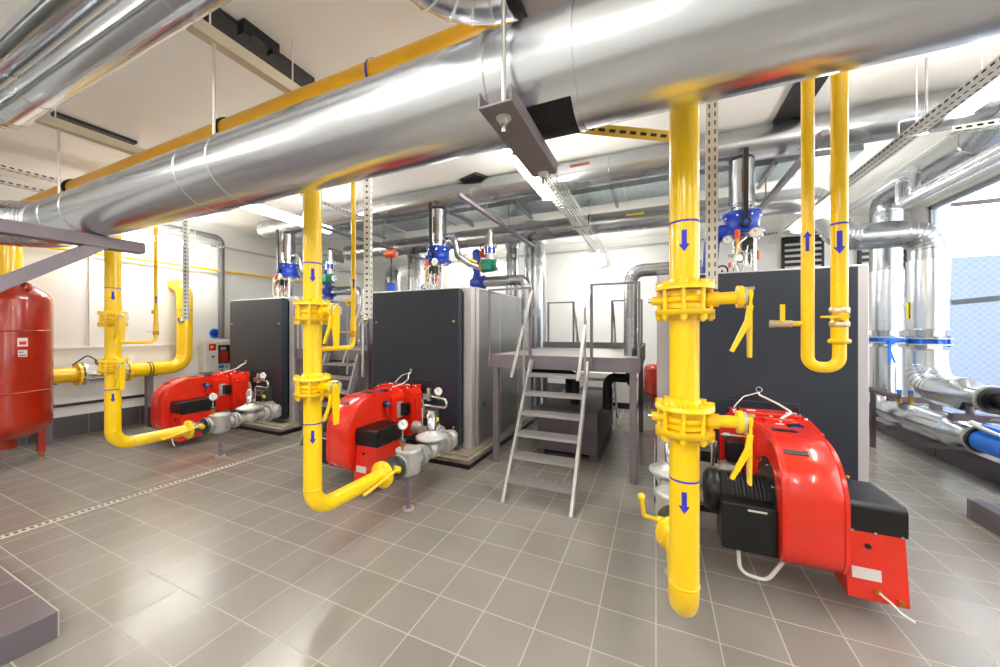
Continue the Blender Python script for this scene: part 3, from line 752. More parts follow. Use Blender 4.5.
# ------------------------------------------------------------------ boiler top assemblies: origin (cx, 4.42, 2.168)
def make_riser():
    t = thing('riser_valve', (0,0,0), '', 'valve')
    p = MB(DUCT2).cyl((0,0,.72),(0,0,1.20),.115,n=32).cyl((0,0,.66),(0,0,.72),.09,n=28)
    p.ring((0,0,.74),(0,0,1),.116,.006,28).build('riser_pipe', t)
    MB(STREAK).box(-.02,.02,-.118,-.112,.85,1.08).build('tag', t)
    b = MB(BLUE).lathe((0,0,.42),(0,0,1),[(.185,0),(.195,.01),(.195,.035),(.16,.045),(.15,.1),(.16,.19),(.18,.205),(.18,.235),(.1,.24),(.1,.25)],32)
    b.cyl((-.13,0,.52),(-.2,-.03,.52),.035,n=14).cyl((0,-.1,.52),(0,-.17,.52),.04,n=16)
    b.m(CHR)
    for k in range(8):
        a = 2*PI*(k+.5)/8
        b.cyl((.155*math.cos(a),.155*math.sin(a),.60),(.155*math.cos(a),.155*math.sin(a),.675),.014,n=6).cyl((.172*math.cos(a),.172*math.sin(a),.39),(.172*math.cos(a),.172*math.sin(a),.425),.014,n=6)
    vo = b.build('butterfly_valve', t)
    MB(BLK).bar((0,-.195,.5),(0,-.21,1.25),.04,.022,up=(0,1,0)).cyl((0,-.16,.52),(0,-.215,.52),.045,n=16).m(BLUE).cyl((0,-.215,.52),(0,-.222,.52),.022,n=14).build('lever', vo)
    n = MB(CHR).cyl((0,0,0),(0,0,.42),.075,n=24).lathe((0,0,0),(0,0,1),[(.17,0),(.17,.02),(.09,.03),(.085,.06)],28).cyl((-.07,-.06,.05),(-.07,-.06,.38),.018,n=12).cyl((.09,-.05,.03),(.09,-.05,.4),.03,n=14)
    n.cyl((-.14,-.12,.2),(.05,-.14,.22),.014,n=10).box(-.1,.0,-.17,-.12,.14,.2).m(CAST).box(-.06,.04,-.2,-.13,.02,.09)
    n.build('lower_pipe', t)
    gauge(t, (.08,-.21,.40), (-.2,-1,0), .055)
    gauge(t, (-.15,-.16,.36), (-.2,-1,0), .045)
    r = MB(ORG).cyl((-.07,-.19,.36),(-.07,-.19,.45),.024,n=12).m(BRASS).cyl((-.07,-.19,.2),(-.07,-.19,.36),.015,n=10).m(BLK).box(-.03,.06,-.2,-.12,.25,.36).m(ORG).cyl((.1,-.2,.14),(.1,-.2,.22),.014,n=8).cyl((-.13,-.15,.08),(-.13,-.15,.13),.013,n=8).build('safety_valve', t)
    MB(WHITE).tube([(.0,-.2,.36),(-.07,-.24,.3),(-.1,-.22,.12),(-.06,-.2,.01)], .008, .06, n=8).m(LABEL).tube([(.02,-.19,.3),(.0,-.22,.2),(-.03,-.2,.01)], .006, .05, n=8).tube([(-.12,-.16,.3),(-.02,-.2,.22),(.02,-.2,.1),(.03,-.19,.01)], .006, .04, n=8).build('cables', t)
    MB(YTAG).bar((-.04,-.165,.425),(.04,-.165,.425),.01,.02).m(BLK).ring((-.19,-.1,.06),(.2,1,0),.05,.009,18).cyl((-.17,-.02,.02),(-.19,-.1,.06),.01,n=8).build('handwheel', t)
    return t
rz = make_riser()
RL = ['blue butterfly valve with upright black lever on top of the right boiler', 'blue butterfly valve with gauges on top of the middle boiler', 'blue butterfly valve on top of the far left boiler']
for i, x in enumerate(BX):
    if i == 0: rz.location = (x, 4.42, 2.168); rz['label'] = RL[0]; rz['group'] = 'boiler outlet valves'
    else: dup(rz, (x, 4.42, 2.168), RL[i], 'boiler outlet valves')

def make_pump():     # origin at boiler top centre (cx, 4.42, 2.168)
    t = thing('pump_set', (0,0,0), '', 'pump')
    MB(DUCT2).tube([(.1,0,.80),(.27,0,.80),(.30,.05,.52),(.42,.17,.42),(.58,.28,.36)], .045, .09, n=20, seams=True).build('bypass_pipe', t)
    MB(YTAG).bar((.46,.13,.47),(.53,.20,.44),.02,.03).build('flow_tag', t)
    p = MB(GRN).cyl((.60,.28,.38),(.80,.28,.39),.09,n=24).box(.62,.77,.15,.27,.32,.46).m(CHR).cyl((.80,.28,.39),(.84,.28,.39),.06,n=18)
    p.m(BRASS).cyl((.56,.28,.37),(.60,.28,.38),.085,n=20)
    p.build('pump_body', t, .004)
    q = MB(CAST).cyl((.68,.34,.42),(.68,.34,.58),.06,n=18).m(BLUE).cyl((.68,.34,.58),(.68,.34,.66),.085,n=20).m(CHR).cyl((.68,.34,.66),(.68,.34,.70),.1,n=20).cyl((.68,.34,.70),(.68,.34,.92),.055,n=20)
    for k in range(8): q.cyl((.68+.085*math.cos(k*PI/4),.34+.085*math.sin(k*PI/4),.56),(.68+.085*math.cos(k*PI/4),.34+.085*math.sin(k*PI/4),.71),.009,n=6)
    q.build('check_valve', t)
    MB(ORG).cyl((.44,.5,.62),(.58,.5,.62),.05,n=16).cyl((.5,.5,.56),(.5,.5,.7),.04,n=14).m(BLK).ring((.5,.47,.72),(0,1,0),.05,.008,18).m(BRASS).cyl((.58,.5,.62),(.62,.5,.62),.03,n=8).build('control_valve', t)
    b = MB(BLUE).cyl((.33,.58,.0),(.33,.58,.10),.1,n=24).cyl((.33,.58,.10),(.33,.58,.64),.065,n=24).sphere((.33,.58,.66),.07)
    b.lathe((.33,.58,.2),(1,0,0),[(.06,-.1),(.09,-.04),(.09,.04),(.1,.06),(.1,.12),(.11,.12),(.11,.14),(.075,.14)],24).build('strainer_body', t)
    return t
ps = make_pump()
ps.location = (BX[1], 4.42, 2.168); ps['label'] = 'green pump and blue strainer on top of the middle boiler'; ps['group'] = 'pump sets on boilers'
dup(ps, (BX[2], 4.42, 2.168), 'green pump and blue strainer on top of the far left boiler', 'pump sets on boilers')
# blue curved strainer on the right boiler + return pipe
t = thing('blue_strainer', (.52, 4.5, 2.168), 'curved blue strainer body left of the valve on the right boiler', 'strainer')
MB(BLUE).tube([(.70,4.42,2.66),(.56,4.45,2.62),(.53,4.5,2.17)], .075, .12, n=24).m(CHR).cyl((.53,4.5,2.17),(.53,4.5,2.2),.11,n=24).m(BLUE).cyl((.53,4.5,2.2),(.53,4.5,2.3),.09,n=20).build('body', t)
ductx('return_pipe', 'insulated silver pipe dropping to the platform right of the stairs', [(.42,4.12,2.255),(-.255,4.12,2.255),(-.255,4.12,1.33)], .068, DUCT2, .13, n=28, arc=5)
ductx('return_pipe', 'insulated silver pipe dropping to the platform left of the stairs', [(-2.45,5.0,2.368),(-1.76,5.0,2.368),(-1.76,5.0,1.33)], .08, DUCT2, .13, n=28, arc=5)
ductx('return_pipe', 'insulated silver pipe above the back of the far left boiler', [(-5.75,5.0,2.368),(-5.05,5.0,2.368),(-5.05,5.0,1.33)], .08, DUCT2, .13, n=28, arc=5)
t = thing('actuator', (-3.35,4.3,2.168), 'small orange actuator on a post on the left corner of the middle boiler', 'valve')
MB(ORG).cyl((-3.62,4.1,2.72),(-3.45,4.1,2.72),.055,n=18).m(CHR).cyl((-3.45,4.1,2.72),(-3.44,4.1,2.72),.03,n=12).build('motor_head', t)
MB(BLK).cyl((-3.53,4.1,2.19),(-3.53,4.1,2.68),.01,n=8).m(BLUE).box(-3.57,-3.49,4.05,4.13,2.168,2.3).build('post', t)

# ------------------------------------------------------------------ platforms and stairs
PZ = 1.31
def guard(mb, a, b, z0, z1, r=.0125):
    a = V(*a); b = V(*b)
    for p in (a, b): mb.bar((p.x,p.y,z0),(p.x,p.y,z1),.028,.028)
    mb.bar((a.x,a.y,z1-.01),(b.x,b.y,z1-.01),.03,.022)
def platform(x0, x1, y0, y1, sx0, sx1, label, g):
    t = thing('service_platform', ((x0+x1)/2, (y0+y1)/2, 0), label, 'platform', g)
    d = MB(CONC).m(STLS).box(x0+.01,x1-.01,y0+.01,y1-.01,PZ-.02,PZ)
    d.build('deck', t)
    f = MB(STL)
    f.box(x0,x1,y0-.005,y0+.01,PZ-.15,PZ+.005).box(x0,x1,y1-.01,y1+.005,PZ-.15,PZ+.1).box(x0-.005,x0+.01,y0,y1,PZ-.15,PZ+.005).box(x1-.01,x1+.005,y0,y1,PZ-.15,PZ+.1)
    f.build('fascia', t, .002)
    for x in (x0+.06, x1-.06):
        for y in (y0+.05, y1-.05):
            MB(STL).box(x-.034,x+.034,y-.034,y+.034,0,PZ-.15).build('leg', t, .003)
    for (a, b) in (((x0,y0),(sx0-.03,y0)), ((sx1+.03,y0),(x1,y0)), ((x0+.1,y1),(sx0,y1)), ((sx1,y1),(x1-.05,y1))):
        m = MB(STL); guard(m, (a[0],a[1]-.02 if a[1]==y0 else a[1],0), (b[0],b[1]-.02 if b[1]==y0 else b[1],0), PZ-.13, 2.11); m.build('guard_rail', t)
    return t
def stairs(x0, x1, ytop, ybot, label, n=6, rails=True):
    s = 1 if ytop > ybot else -1
    t = thing('steel_stairs', ((x0+x1)/2, ybot, 0), label, 'stairs', 'steel stairs to the platforms')
    dy, dz = ytop-ybot, PZ-.04
    for x in (x0, x1):
        MB(STLS).prism([(ybot-s*.05,0),(ybot+s*.05,0),(ytop+s*.0,dz),(ytop-s*.09,dz)], 'x', x-.014, x+.014).m(STL).box(x-.03,x+.03,ybot-.06,ybot+.06,0,.006).build('stringer', t, .002)
    for k in range(1, n+1):
        f = k/(n+1); yc = ybot+dy*f; z = PZ*f
        m = MB(STLS).box(x0+.014,x1-.014,yc-.085,yc-.079,z-.028,z+.002).box(x0+.014,x1-.014,yc+.079,yc+.085,z-.028,z+.002)
        for q in range(5): yy = yc-.056+q*.028; m.box(x0+.014,x1-.014,yy-.0025,yy+.0025,z-.018,z)
        for q in range(5): xx = x0+.07+q*(x1-x0-.14)/4; m.box(xx-.003,xx+.003,yc-.08,yc+.08,z-.012,z-.004)
        m.build('tread', t)
    if rails:
        for x in (x0-.01, x1+.01):
            m = MB(STLS).bar((x,ytop-s*.0,2.07),(x,ybot+dy*.24,1.14),.03,.014)
            m.bar((x,ytop-s*.28,1.0),(x,ytop-s*.28,1.84),.02,.02).build('handrail', t)
    return t
platform(-1.86, -.16, 3.94, 6.15, -1.31, -.67, 'steel service platform between the middle and right boilers', 'service platforms')
stairs(-1.31, -.67, 3.93, 3.08, 'steel stairs up to the platform beside the right boiler, facing the camera')
platform(-5.33, -3.80, 3.94, 6.15, -4.55, -3.92, 'steel service platform between the left and middle boilers', 'service platforms')
stairs(-4.55, -3.92, 3.93, 3.45, 'steel stairs half hidden behind the middle gas pipe')
stairs(-1.31, -.67, 6.17, 7.0, 'steel stairs going down behind the platform towards the back wall')

# charcoal cabinet and black pipes under the platform
t = thing('heat_exchanger', (-1.03,5.4,0), 'large charcoal metal box standing on the floor under the platform', 'cabinet')
MB(BOX).box(-1.41,-.65,4.41,6.1,.08,.60).build('body', t, .006)
MB(BOX).box(-1.42,-.64,4.40,6.11,.595,.612).box(-1.2,-.86,4.5,4.75,.612,.63).m(BLK).cyl((-1,4.41,.34),(-1,4.405,.34),.004,n=6).build('lid', t, .003)
q = MB(CHR)
for k in range(10): q.cyl((-.67,4.5+k*.17,.612),(-.67,4.5+k*.17,.618),.01,n=6)
q.build('bolts', t)
for x in (-1.36,-.7):
    for y in (4.46,6.0): MB(BOX).box(x-.04,x+.04,y-.04,y+.04,0,.08).build('foot', t)
simple('black_pipe', 'black insulated pipe bend under the right half of the platform', 'pipe', MB(BLK2).tube([(-.255,4.12,1.15),(-.255,4.3,1.02),(-.255,4.62,1.02),(-.56,4.64,1.02),(-.56,4.64,.615)], .055, .1, n=22), group='black pipe bends under the platform')
simple('black_pipe', 'black insulated pipe bend under the left half of the platform', 'pipe', MB(BLK2).tube([(-1.62,4.70,1.1),(-1.62,4.70,1.03),(-.98,4.70,1.03),(-.98,4.70,.64)], .055, .1, n=22), group='black pipe bends under the platform')
simple('black_pipe', 'black upright pipe behind the left black bend under the platform', 'pipe', MB(BLK2).cyl((-1.2,5.3,.615),(-1.2,5.3,1.15),.05,n=20), group='black pipe bends under the platform')

# small red vessel at the back, white units
def vessel(t, x, y, r, z0, z1, m, dome):
    prof = [(0,z0)]
    for k in range(1,9): a = PI/2*k/8; prof.append((r*math.sin(a)**.8, z0+dome*(1-math.cos(a))))
    for k in range(0,9): a = PI/2*k/8; prof.append((max(r*math.cos(a)**.8,0) if k < 8 else 0, z1-dome+dome*math.sin(a)))
    return MB(m).lathe((x,y,0),(0,0,1),prof,48)
t = thing('expansion_tank', (.02,8.15,0), 'small dark red expansion tank behind the platform by the right boiler', 'tank')
vessel(t,.02,8.15,.26,.2,.92,TANK,.14).ring((.02,8.15,.56),(0,0,1),.26,.006,32).build('shell', t)
for a in (0,2.1,4.2): MB(TANK).box(.02+.2*math.cos(a)-.02,.02+.2*math.cos(a)+.02,8.15+.2*math.sin(a)-.02,8.15+.2*math.sin(a)+.02,0,.3).build('leg', t)
t = thing('white_cabinet', (-.6,8.3,0), 'pale floor cabinet against the back wall seen under the platform', 'cabinet')
MB(WHITE).box(-1.6,-.35,7.7,8.3,.12,.72).build('body', t, .01); MB(BLK).box(-1.58,-.37,7.72,8.28,0,.12).build('plinth', t)

# big red tank
TX, TY, TR = -7.12, 1.47, .395
t = thing('expansion_tank', (TX,TY,0), 'big glossy red expansion tank standing at the left edge', 'tank')
vessel(t,TX,TY,TR,.29,2.19,TANK,.24).ring((TX,TY,1.6),(0,0,1),TR,.006,48).ring((TX,TY,.88),(0,0,1),TR,.008,48).build('shell', t)
for k, a in enumerate((1.78, 3.87, 5.97)):
    px, py = TX+.33*math.cos(a), TY+.33*math.sin(a)
    l = MB(TANK).box(px-.035,px+.035,py-.03,py+.03,.06,.52).m(BRASS).cyl((px,py,0),(px,py,.06),.018,n=10).cyl((px,py,0),(px,py,.008),.04,n=14).build('leg', t)
a = math.atan2(.6,1.0)
MB(TANK).ring((TX+.30,TY+.12,2.12),(-.4,1,0),.045,.014,20).box(TX+.28,TX+.32,TY+.1,TY+.14,1.98,2.08).build('lifting_eye', t)
MB(TANK).cyl((TX,TY,.2),(TX,TY,.34),.12,n=24).m(CHR).tube([(TX,TY,.22),(TX,TY,.12),(TX-.3,TY,.12)],.03,.05,n=14).build('bottom_fitting', t)
aa = math.atan2(-TY,-TX)+.42
l = MB(LABEL)
def wrap(mb, z0, z1, a0, a1, r):
    vs = []; n = 6
    for i in range(n+1):
        a = a0+(a1-a0)*i/n; vs += [(TX+r*math.cos(a),TY+r*math.sin(a),z0),(TX+r*math.cos(a),TY+r*math.sin(a),z1)]
    mb.add(vs, [(2*i,2*i+2,2*i+3,2*i+1) for i in range(n)], True)
wrap(l, 1.30, 1.38, aa-.12, aa+.06, TR+.004); wrap(l, 1.42, 1.52, aa-.13, aa+.07, TR+.004)
l.m(RED); wrap(l, 1.44, 1.48, aa-.10, aa+.04, TR+.006); l.m(BLK); wrap(l, 1.315, 1.325, aa-.10, aa+.03, TR+.006); wrap(l, 1.35, 1.36, aa-.10, aa-.02, TR+.006)
l.build('labels', t)

# ------------------------------------------------------------------ wall gas line on the left
WX = -7.88; WZ = .955
t = thing('wall_gas_line', (WX,2.6,0), 'thick yellow gas pipe with meter along the left wall bending up at the right', 'gas pipe')
MB(YEL).tube([(WX,1.70,2.985),(WX,1.70,WZ),(WX,2.30,WZ)], .108, .2, n=32, arc=10).build('pipe', t)
MB(YEL).tube([(WX,2.86,WZ),(WX,3.62,WZ),(WX,3.62,2.45),(XL+.01,3.58,2.45)], .115, .24, n=32, arc=10).ring((WX,3.62,WZ+.25),(0,0,1),.115,.003).build('pipe', t)
f = MB(YEL); flange(f,(WX,2.31,WZ),(0,1,0),.17,.03,nb=10,bl=.06); flange(f,(WX,2.85,WZ),(0,1,0),.17,.03,nb=10,bl=.06); f.build('flange', t)
q = MB(CAST).cyl((WX,2.34,WZ),(WX,2.82,WZ),.11,n=28); flange(q,(WX,2.365,WZ),(0,1,0),.165,.03,nb=10,bl=.06); flange(q,(WX,2.795,WZ),(0,1,0),.165,.03,nb=10,bl=.06)
for k in range(12):
    a = 2*PI*k/12; q.cyl((WX+.14*math.cos(a),2.36,WZ+.14*math.sin(a)),(WX+.14*math.cos(a),2.80,WZ+.14*math.sin(a)),.008,n=6)
q.m(BLK).box(WX-.05,WX+.05,2.5,2.66,WZ+.1,WZ+.2).tube([(WX,2.5,WZ+.2),(WX+.02,2.4,WZ+.28),(WX+.02,2.25,WZ+.14)],.01,.04,n=8)
q.build('gas_meter', t)
for y in (2.02, 3.12):
    MB(STL).box(WX-.05,WX+.05,y-.04,y+.04,0,WZ-.1).box(WX-.12,WX+.12,y-.06,y+.06,WZ-.12,WZ-.1).box(WX-.08,WX+.08,y-.08,y+.08,0,.01).build('support_post', t, .003)
    MB(BLK).cyl((WX,y-.025,WZ),(WX,y-.01,WZ),.121,n=28).cyl((WX,y+.01,WZ),(WX,y+.025,WZ),.121,n=28).build('pipe_clamp', t)
m = MB(MARK); band(m, WX, 3.62, .115, 1.98); arrow(m, WX, 3.62, .115, 1.88, math.atan2(-3.62,7.88), L=.12, wd=.03, wh=.06); m.build('flow_markings', t)
simple('wall_gas_pipe', 'long thin yellow pipe running high along the left wall', 'pipe', MB(YEL).tube([(XL+.08,.6,2.82),(XL+.08,8.3,2.82)], .022, n=14))
simple('wall_conduit', 'dark grey pipe along the top of the left wall dropping behind the left boiler', 'pipe', MB(PVC).tube([(XL+.08,2.6,3.48),(XL+.08,4.32,3.48),(XL+.08,4.32,1.45)], .05, .12, n=18))
simple('wall_trunking', 'thin white trunking along the left wall at chest height', 'trunking', MB(WHITE).box(XL,XL+.025,.5,4.0,1.33,1.37).box(XL,XL+.025,2.5,2.54,1.37,3.0).box(XL,XL+.03,3.75,3.9,1.2,1.28), group=None)
simple('wall_pipe', 'thin black pipe low along the left wall under the yellow gas line', 'pipe', MB(BLK).tube([(XL+.06,1.8,.49),(XL+.06,4.2,.49)], .022, n=12))
t = thing('pump_pedestal', (-7.55,3.3,0), 'black low cabinet on the floor behind the far left burner', 'cabinet')
MB(BLK).box(-7.85,-7.35,3.25,3.9,.0,.36).build('body', t, .006); MB(CONC).box(-7.87,-7.33,3.23,3.92,.36,.375).build('top', t)

# fire hose cabinet and sign
t = thing('fire_cabinet', (XL+.1,4.3,.78), 'white fire hose cabinet on the left wall beside the left boiler', 'cabinet')
MB(WHITE).box(XL,XL+.2,3.96,4.52,.80,1.42).build('body', t, .008)
fx = XL+.2
MB(WHITE).box(fx,fx+.012,3.98,4.50,.82,1.40).build('door', t, .003)
q = MB(RED).box(fx+.012,fx+.015,4.03,4.155,1.22,1.35).m(WHITE).prism([(4.06,1.25),(4.06,1.32),(4.12,1.285)],'x',fx+.015,fx+.017)
q.m(BLK).box(fx+.012,fx+.015,4.19,4.40,.95,1.32).m(TANK).box(fx+.015,fx+.017,4.21,4.37,.97,1.2).m(CAST).box(fx+.015,fx+.018,4.23,4.33,1.22,1.28).m(BLUB).box(fx+.012,fx+.015,4.20,4.36,.86,.92)
q.m(WHITE).box(fx+.015,fx+.017,4.29,4.34,.87,.91)
q.build('signs', t)
MB(CHR).cyl((fx+.01,4.10,1.1),(fx+.03,4.10,1.1),.025,n=14).build('lock', t)
t = thing('round_sign', (XL+.01,4.14,1.55), 'small round blue sign above the fire hose cabinet', 'sign')
MB(BLUB).cyl((XL+.0,4.24,1.55),(XL+.012,4.24,1.55),.1,n=32).m(BLUE).cyl((XL+.012,4.24,1.55),(XL+.014,4.24,1.55),.065,n=24).build('disc', t)

# ------------------------------------------------------------------ right window side pipes
t = thing('insulated_pipe', (3.0,6.0,0), 'fat insulated riser and pipe nearest the windows, turning towards the camera at knee height', 'pipe', 'insulated pipes by the windows')
MB(DUCT).tube([(3.0,6.0,1.37),(3.0,6.0,.93),(3.0,5.42,.93)], .175, .26, n=36, arc=6, seams=True).lathe((3.0,5.42,.93),(0,-1,0),[(.175,0),(.175,.01),(.085,.03),(.08,.3)],32).cyl((3,6,1.61),(3,6,2.45),.178,n=36).ring((3,6,1.62),(0,0,1),.178,.004,36).build('jacket', t)
MB(DUCT2).cyl((3,6,1.37),(3,6,1.43),.13,n=32).cyl((3,6,1.52),(3,6,1.61),.145,n=32).build('neck', t)
c = MB(CAST); flange(c,(3.0,5.08,.93),(0,1,0),.14,.04); c.m(BLK).cyl((3,5.05,.93),(3,5.0,.93),.13,n=28).cyl((3,5.0,.93),(3,2.4,.93),.075,n=24).build('end_flange', t)
MB(YTAG).box(2.81,2.818,5.96,5.99,1.75,1.95).build('tag', t)
t = thing('insulated_pipe', (3.0,6.85,0), 'fat insulated riser further from the camera, turning low along the kerb to the blue pump', 'pipe', 'insulated pipes by the windows')
MB(DUCT).tube([(3.0,6.85,1.37),(3.0,6.85,.50),(3.0,5.55,.50)], .165, .24, n=36, arc=6, seams=True).lathe((3.0,5.55,.50),(0,-1,0),[(.165,0),(.165,.01),(.11,.03),(.10,.28)],32).cyl((3,6.85,1.61),(3,6.85,2.45),.18,n=36).ring((3,6.1,.50),(0,1,0),.165).ring((3,6.85,1.75),(0,0,1),.18,.004,36).build('jacket', t)
MB(DUCT2).cyl((3,6.85,1.37),(3,6.85,1.43),.13,n=32).cyl((3,6.85,1.52),(3,6.85,1.61),.14,n=32).build('neck', t)
c = MB(CAST); flange(c,(3.0,5.25,.50),(0,1,0),.13,.04); c.m(BLK).cyl((3,4.80,.50),(3,2.4,.50),.075,n=24).build('end_flange', t)
for (x, y, lab, L) in ((3.0,6.0,'blue wafer valve under the nearer insulated window riser',0),(3.0,6.85,'blue wafer valve with hanging lever under the rear insulated window riser',1)):
    t = thing('wafer_valve', (x,y,1.43), lab, 'valve', 'blue wafer valves by the windows')
    v = MB(CAST); 
    for z in (1.438,1.512): v.cyl((x,y,z-.008),(x,y,z+.008),.195,n=32)
    v.m(BLUB).cyl((x,y,1.446),(x,y,1.504),.15,n=28)
    for k in range(8):
        a = 2*PI*k/8; v.cyl((x+.172*math.cos(a),y+.172*math.sin(a),1.415),(x+.172*math.cos(a),y+.172*math.sin(a),1.535),.014,n=8)
    v.cyl((x-.12,y,1.475),(x-.3 if not L else x-.26,y,1.475),.018,n=12)
    v.m(LABEL).box(x-.1,x+.03,y-.20,y-.198,1.39,1.45)
    v.build('body', t)
    if not L:
        MB(BLUB).cyl((x-.3,y-.0,1.475),(x-.38,y,1.475),.04,n=18).box(x-.36,x-.32,y-.06,y+.02,1.45,1.5).build('gear_head', t)
        MB(BLUB).bar((x-.35,y-.03,1.48),(x-.36,y-.05,1.20),.022,.03).bar((x-.345,y-.03,1.35),(x-.31,y-.05,1.21),.015,.02).build('lever', t)
t = thing('circulation_pump', (3.0,5.0,.35), 'bright blue pump with coiled white hose at the right edge', 'pump')
MB(BLUB).cyl((3.0,5.2,.50),(3.0,4.84,.50),.11,n=24).box(2.92,3.08,4.9,5.12,.59,.68).cyl((3.10,5.02,.52),(3.2,5.02,.52),.10,n=24).m(BLK).cyl((3.0,5.225,.50),(3.0,5.19,.50),.125,n=24).build('pump_body', t, .004)
h = MB(WHITE)
for k in range(4): h.ring((2.93-.015*k,5.02,.65+.004*k),(.5,-.2,1),.12-.014*k,.011,24)
h.build('hose_coil', t)
MB(LABEL).box(2.96,3.04,4.838,4.84,.46,.54).build('label_plate', t)
t = thing('pipe_rack', (3.2,5,0), 'brown-grey steel rack holding the low pipes in front of the windows', 'rack')
MB(RACK).box(3.16,3.24,1.5,6.9,.20,.27).build('rail', t, .003)
for y in (5.3, 6.4):
    MB(RACK).box(3.24,3.32,y-.04,y+.04,0,1.1).build('post', t, .003)
    MB(RACK).box(2.82,3.32,y-.035,y+.035,.67,.74).build('bracket', t, .003)
for y in (5.7, 6.5): MB(RACK).box(2.84,3.3,y-.03,y+.03,.27,.33).build('bracket', t, .003)
t = thing('bypass_loop', (2.7,6.6,0), 'grey bent pipe loop with brass blue-capped vents by the window risers', 'pipe')
MB(RACK).tube([(2.62,6.45,.0),(2.62,6.45,.82),(2.62,5.75,.82)],.035,.08,n=16).tube([(2.74,6.55,.0),(2.74,6.55,.80),(2.8,6.4,.80)],.03,.07,n=16).build('pipe', t)
for (x,y) in ((2.66,5.80),(2.73,5.74)): MB(BRASS).cyl((x,y,.74),(x,y,.86),.02,n=10).m(BLUB).cyl((x,y,.86),(x,y,.90),.024,n=10).build('air_vent', t)
t = thing('pipe_support', (3.0,5.75,.6), 'vertical grey post with black cap between the two low insulated pipes', 'support')
MB(STL).cyl((3.02,5.4,.67),(3.02,5.4,.81),.03,n=14).m(BLK).cyl((3.02,5.4,.665),(3.02,5.4,.70),.06,n=16).build('post', t)
MB(WHITE).tube([(3.05,5.35,.68),(3.12,5.2,.72),(3.16,5.0,.66),(3.14,4.9,.4)],.01,.08,n=8).build('hose', t)
# small pair of pipes high at right
for (x, z0, z1, y, lab) in ((2.70,3.46,3.16,5.62,'thin silver pipe high at right, the one stepping down further back'),(2.52,3.33,3.01,5.45,'thin silver pipe high at right, the lower one stepping down')):
    ductx('silver_pipe', lab, [(x,8.4,z0),(x,y,z0),(x,y,z1),(x,.6,z1)], .052, DUCT, .07, n=24, arc=4, group='thin silver pipes high at right')
t = thing('pipe_bracket', (3.0,3.9,3.0), 'short dark steel bracket under the thin silver pipes at the right edge', 'bracket')
MB(COPING).box(2.45,3.3,3.7,3.74,2.915,2.955).m(STRUT).cyl((3.25,3.72,2.8),(3.25,3.72,CEIL),.007,n=8).build('bar', t)
t = thing('pipe_bracket', (3.3,5.6,2.8), 'short steel bracket hanging in front of the bright window', 'bracket')
MB(STL).box(3.0,3.9,5.6,5.64,2.98,3.02).m(STRUT).cyl((3.75,5.62,2.85),(3.75,5.62,CEIL),.008,n=8).build('bar', t)

# air grilles on the back wall
for (x, lab) in ((2.25,'black louvred grille on the back wall, left one behind the right boiler'),(3.38,'black louvred grille on the back wall, right one near the window risers')):
    t = thing('air_grille', (x+.32,YB-.04,2.2), lab, 'grille', 'louvred grilles on the back wall')
    MB(BLK).box(x,x+.04,YB-.06,YB,2.2,3.42).box(x+.60,x+.64,YB-.06,YB,2.2,3.42).box(x,x+.64,YB-.06,YB,3.38,3.42).box(x,x+.64,YB-.06,YB,2.2,2.24).box(x+.04,x+.6,YB-.02,YB-.005,2.24,3.38).build('frame', t)
    s = MB(STRUT)
    for k in range(10): z = 2.28+k*.11; s.bar((x+.04,YB-.05,z),(x+.60,YB-.05,z),.055,.010,up=(0,-1,.7))
    s.build('slats', t)

# ------------------------------------------------------------------ ceiling lamps
def make_lamp():
    t = thing('strip_light', (0,0,0), '', 'lamp')
    MB(WHITE).box(-.045,.045,-.66,.66,.075,.10).build('housing', t, .004)
    MB(LAMP).prism([(-.055,.075),(-.075,.045),(-.06,.005),(-.03,-.01),(.03,-.01),(.06,.005),(.075,.045),(.055,.075)],'y',-.64,.64).build('diffuser', t)
    for sy in (-1,1): MB(WHITE).box(-.07,.07,sy*.64,sy*.67,-.005,.08).build('end_cap', t)
    MB(STRUT).cyl((0,-.45,.10),(0,-.45,.62),.005,n=8).cyl((0,.45,.10),(0,.45,.62),.005,n=8).build('rod', t)
    return t
l0 = make_lamp()
LP = [(-1.17,3.46,3.17,'bright strip light beside the wire tray in the middle of the ceiling'),
      (-1.10,7.65,3.10,'small far strip light below the end of the wire tray'),
      (-4.73,3.40,3.15,'strip light above the far left boiler and left of the middle gas pipe'),
      (-7.72,3.25,3.12,'strip light along the left wall above the yellow pipe bend'),
      (-4.55,7.8,3.12,'far strip light glimpsed behind the middle boiler'),
      (2.03,3.08,3.17,'large strip light at the top right corner'),
      (1.93,6.0,3.08,'distant strip light between the right pair of yellow pipes'),
      (-5.3,-1.6,3.15,'added unseen fill light behind the camera on the left'),  # this and the lamps below are added out of view to light the foreground
      (-2.6,-1.2,3.15,'added unseen fill light behind the camera left of the middle'),
      (-.2,-1.6,3.15,'added unseen fill light behind the camera in the middle'),
      (2.1,-.4,3.15,'added unseen fill light behind the camera on the right'),
      (-1.4,-.35,3.15,'added unseen fill light just behind the camera above its left shoulder')]
for i, (x, y, z, lab) in enumerate(LP):
    if i == 0: l0.location = (x,y,z); l0['label'] = lab; l0['group'] = 'ceiling strip lights'
    else: dup(l0, (x,y,z), lab, 'ceiling strip lights')

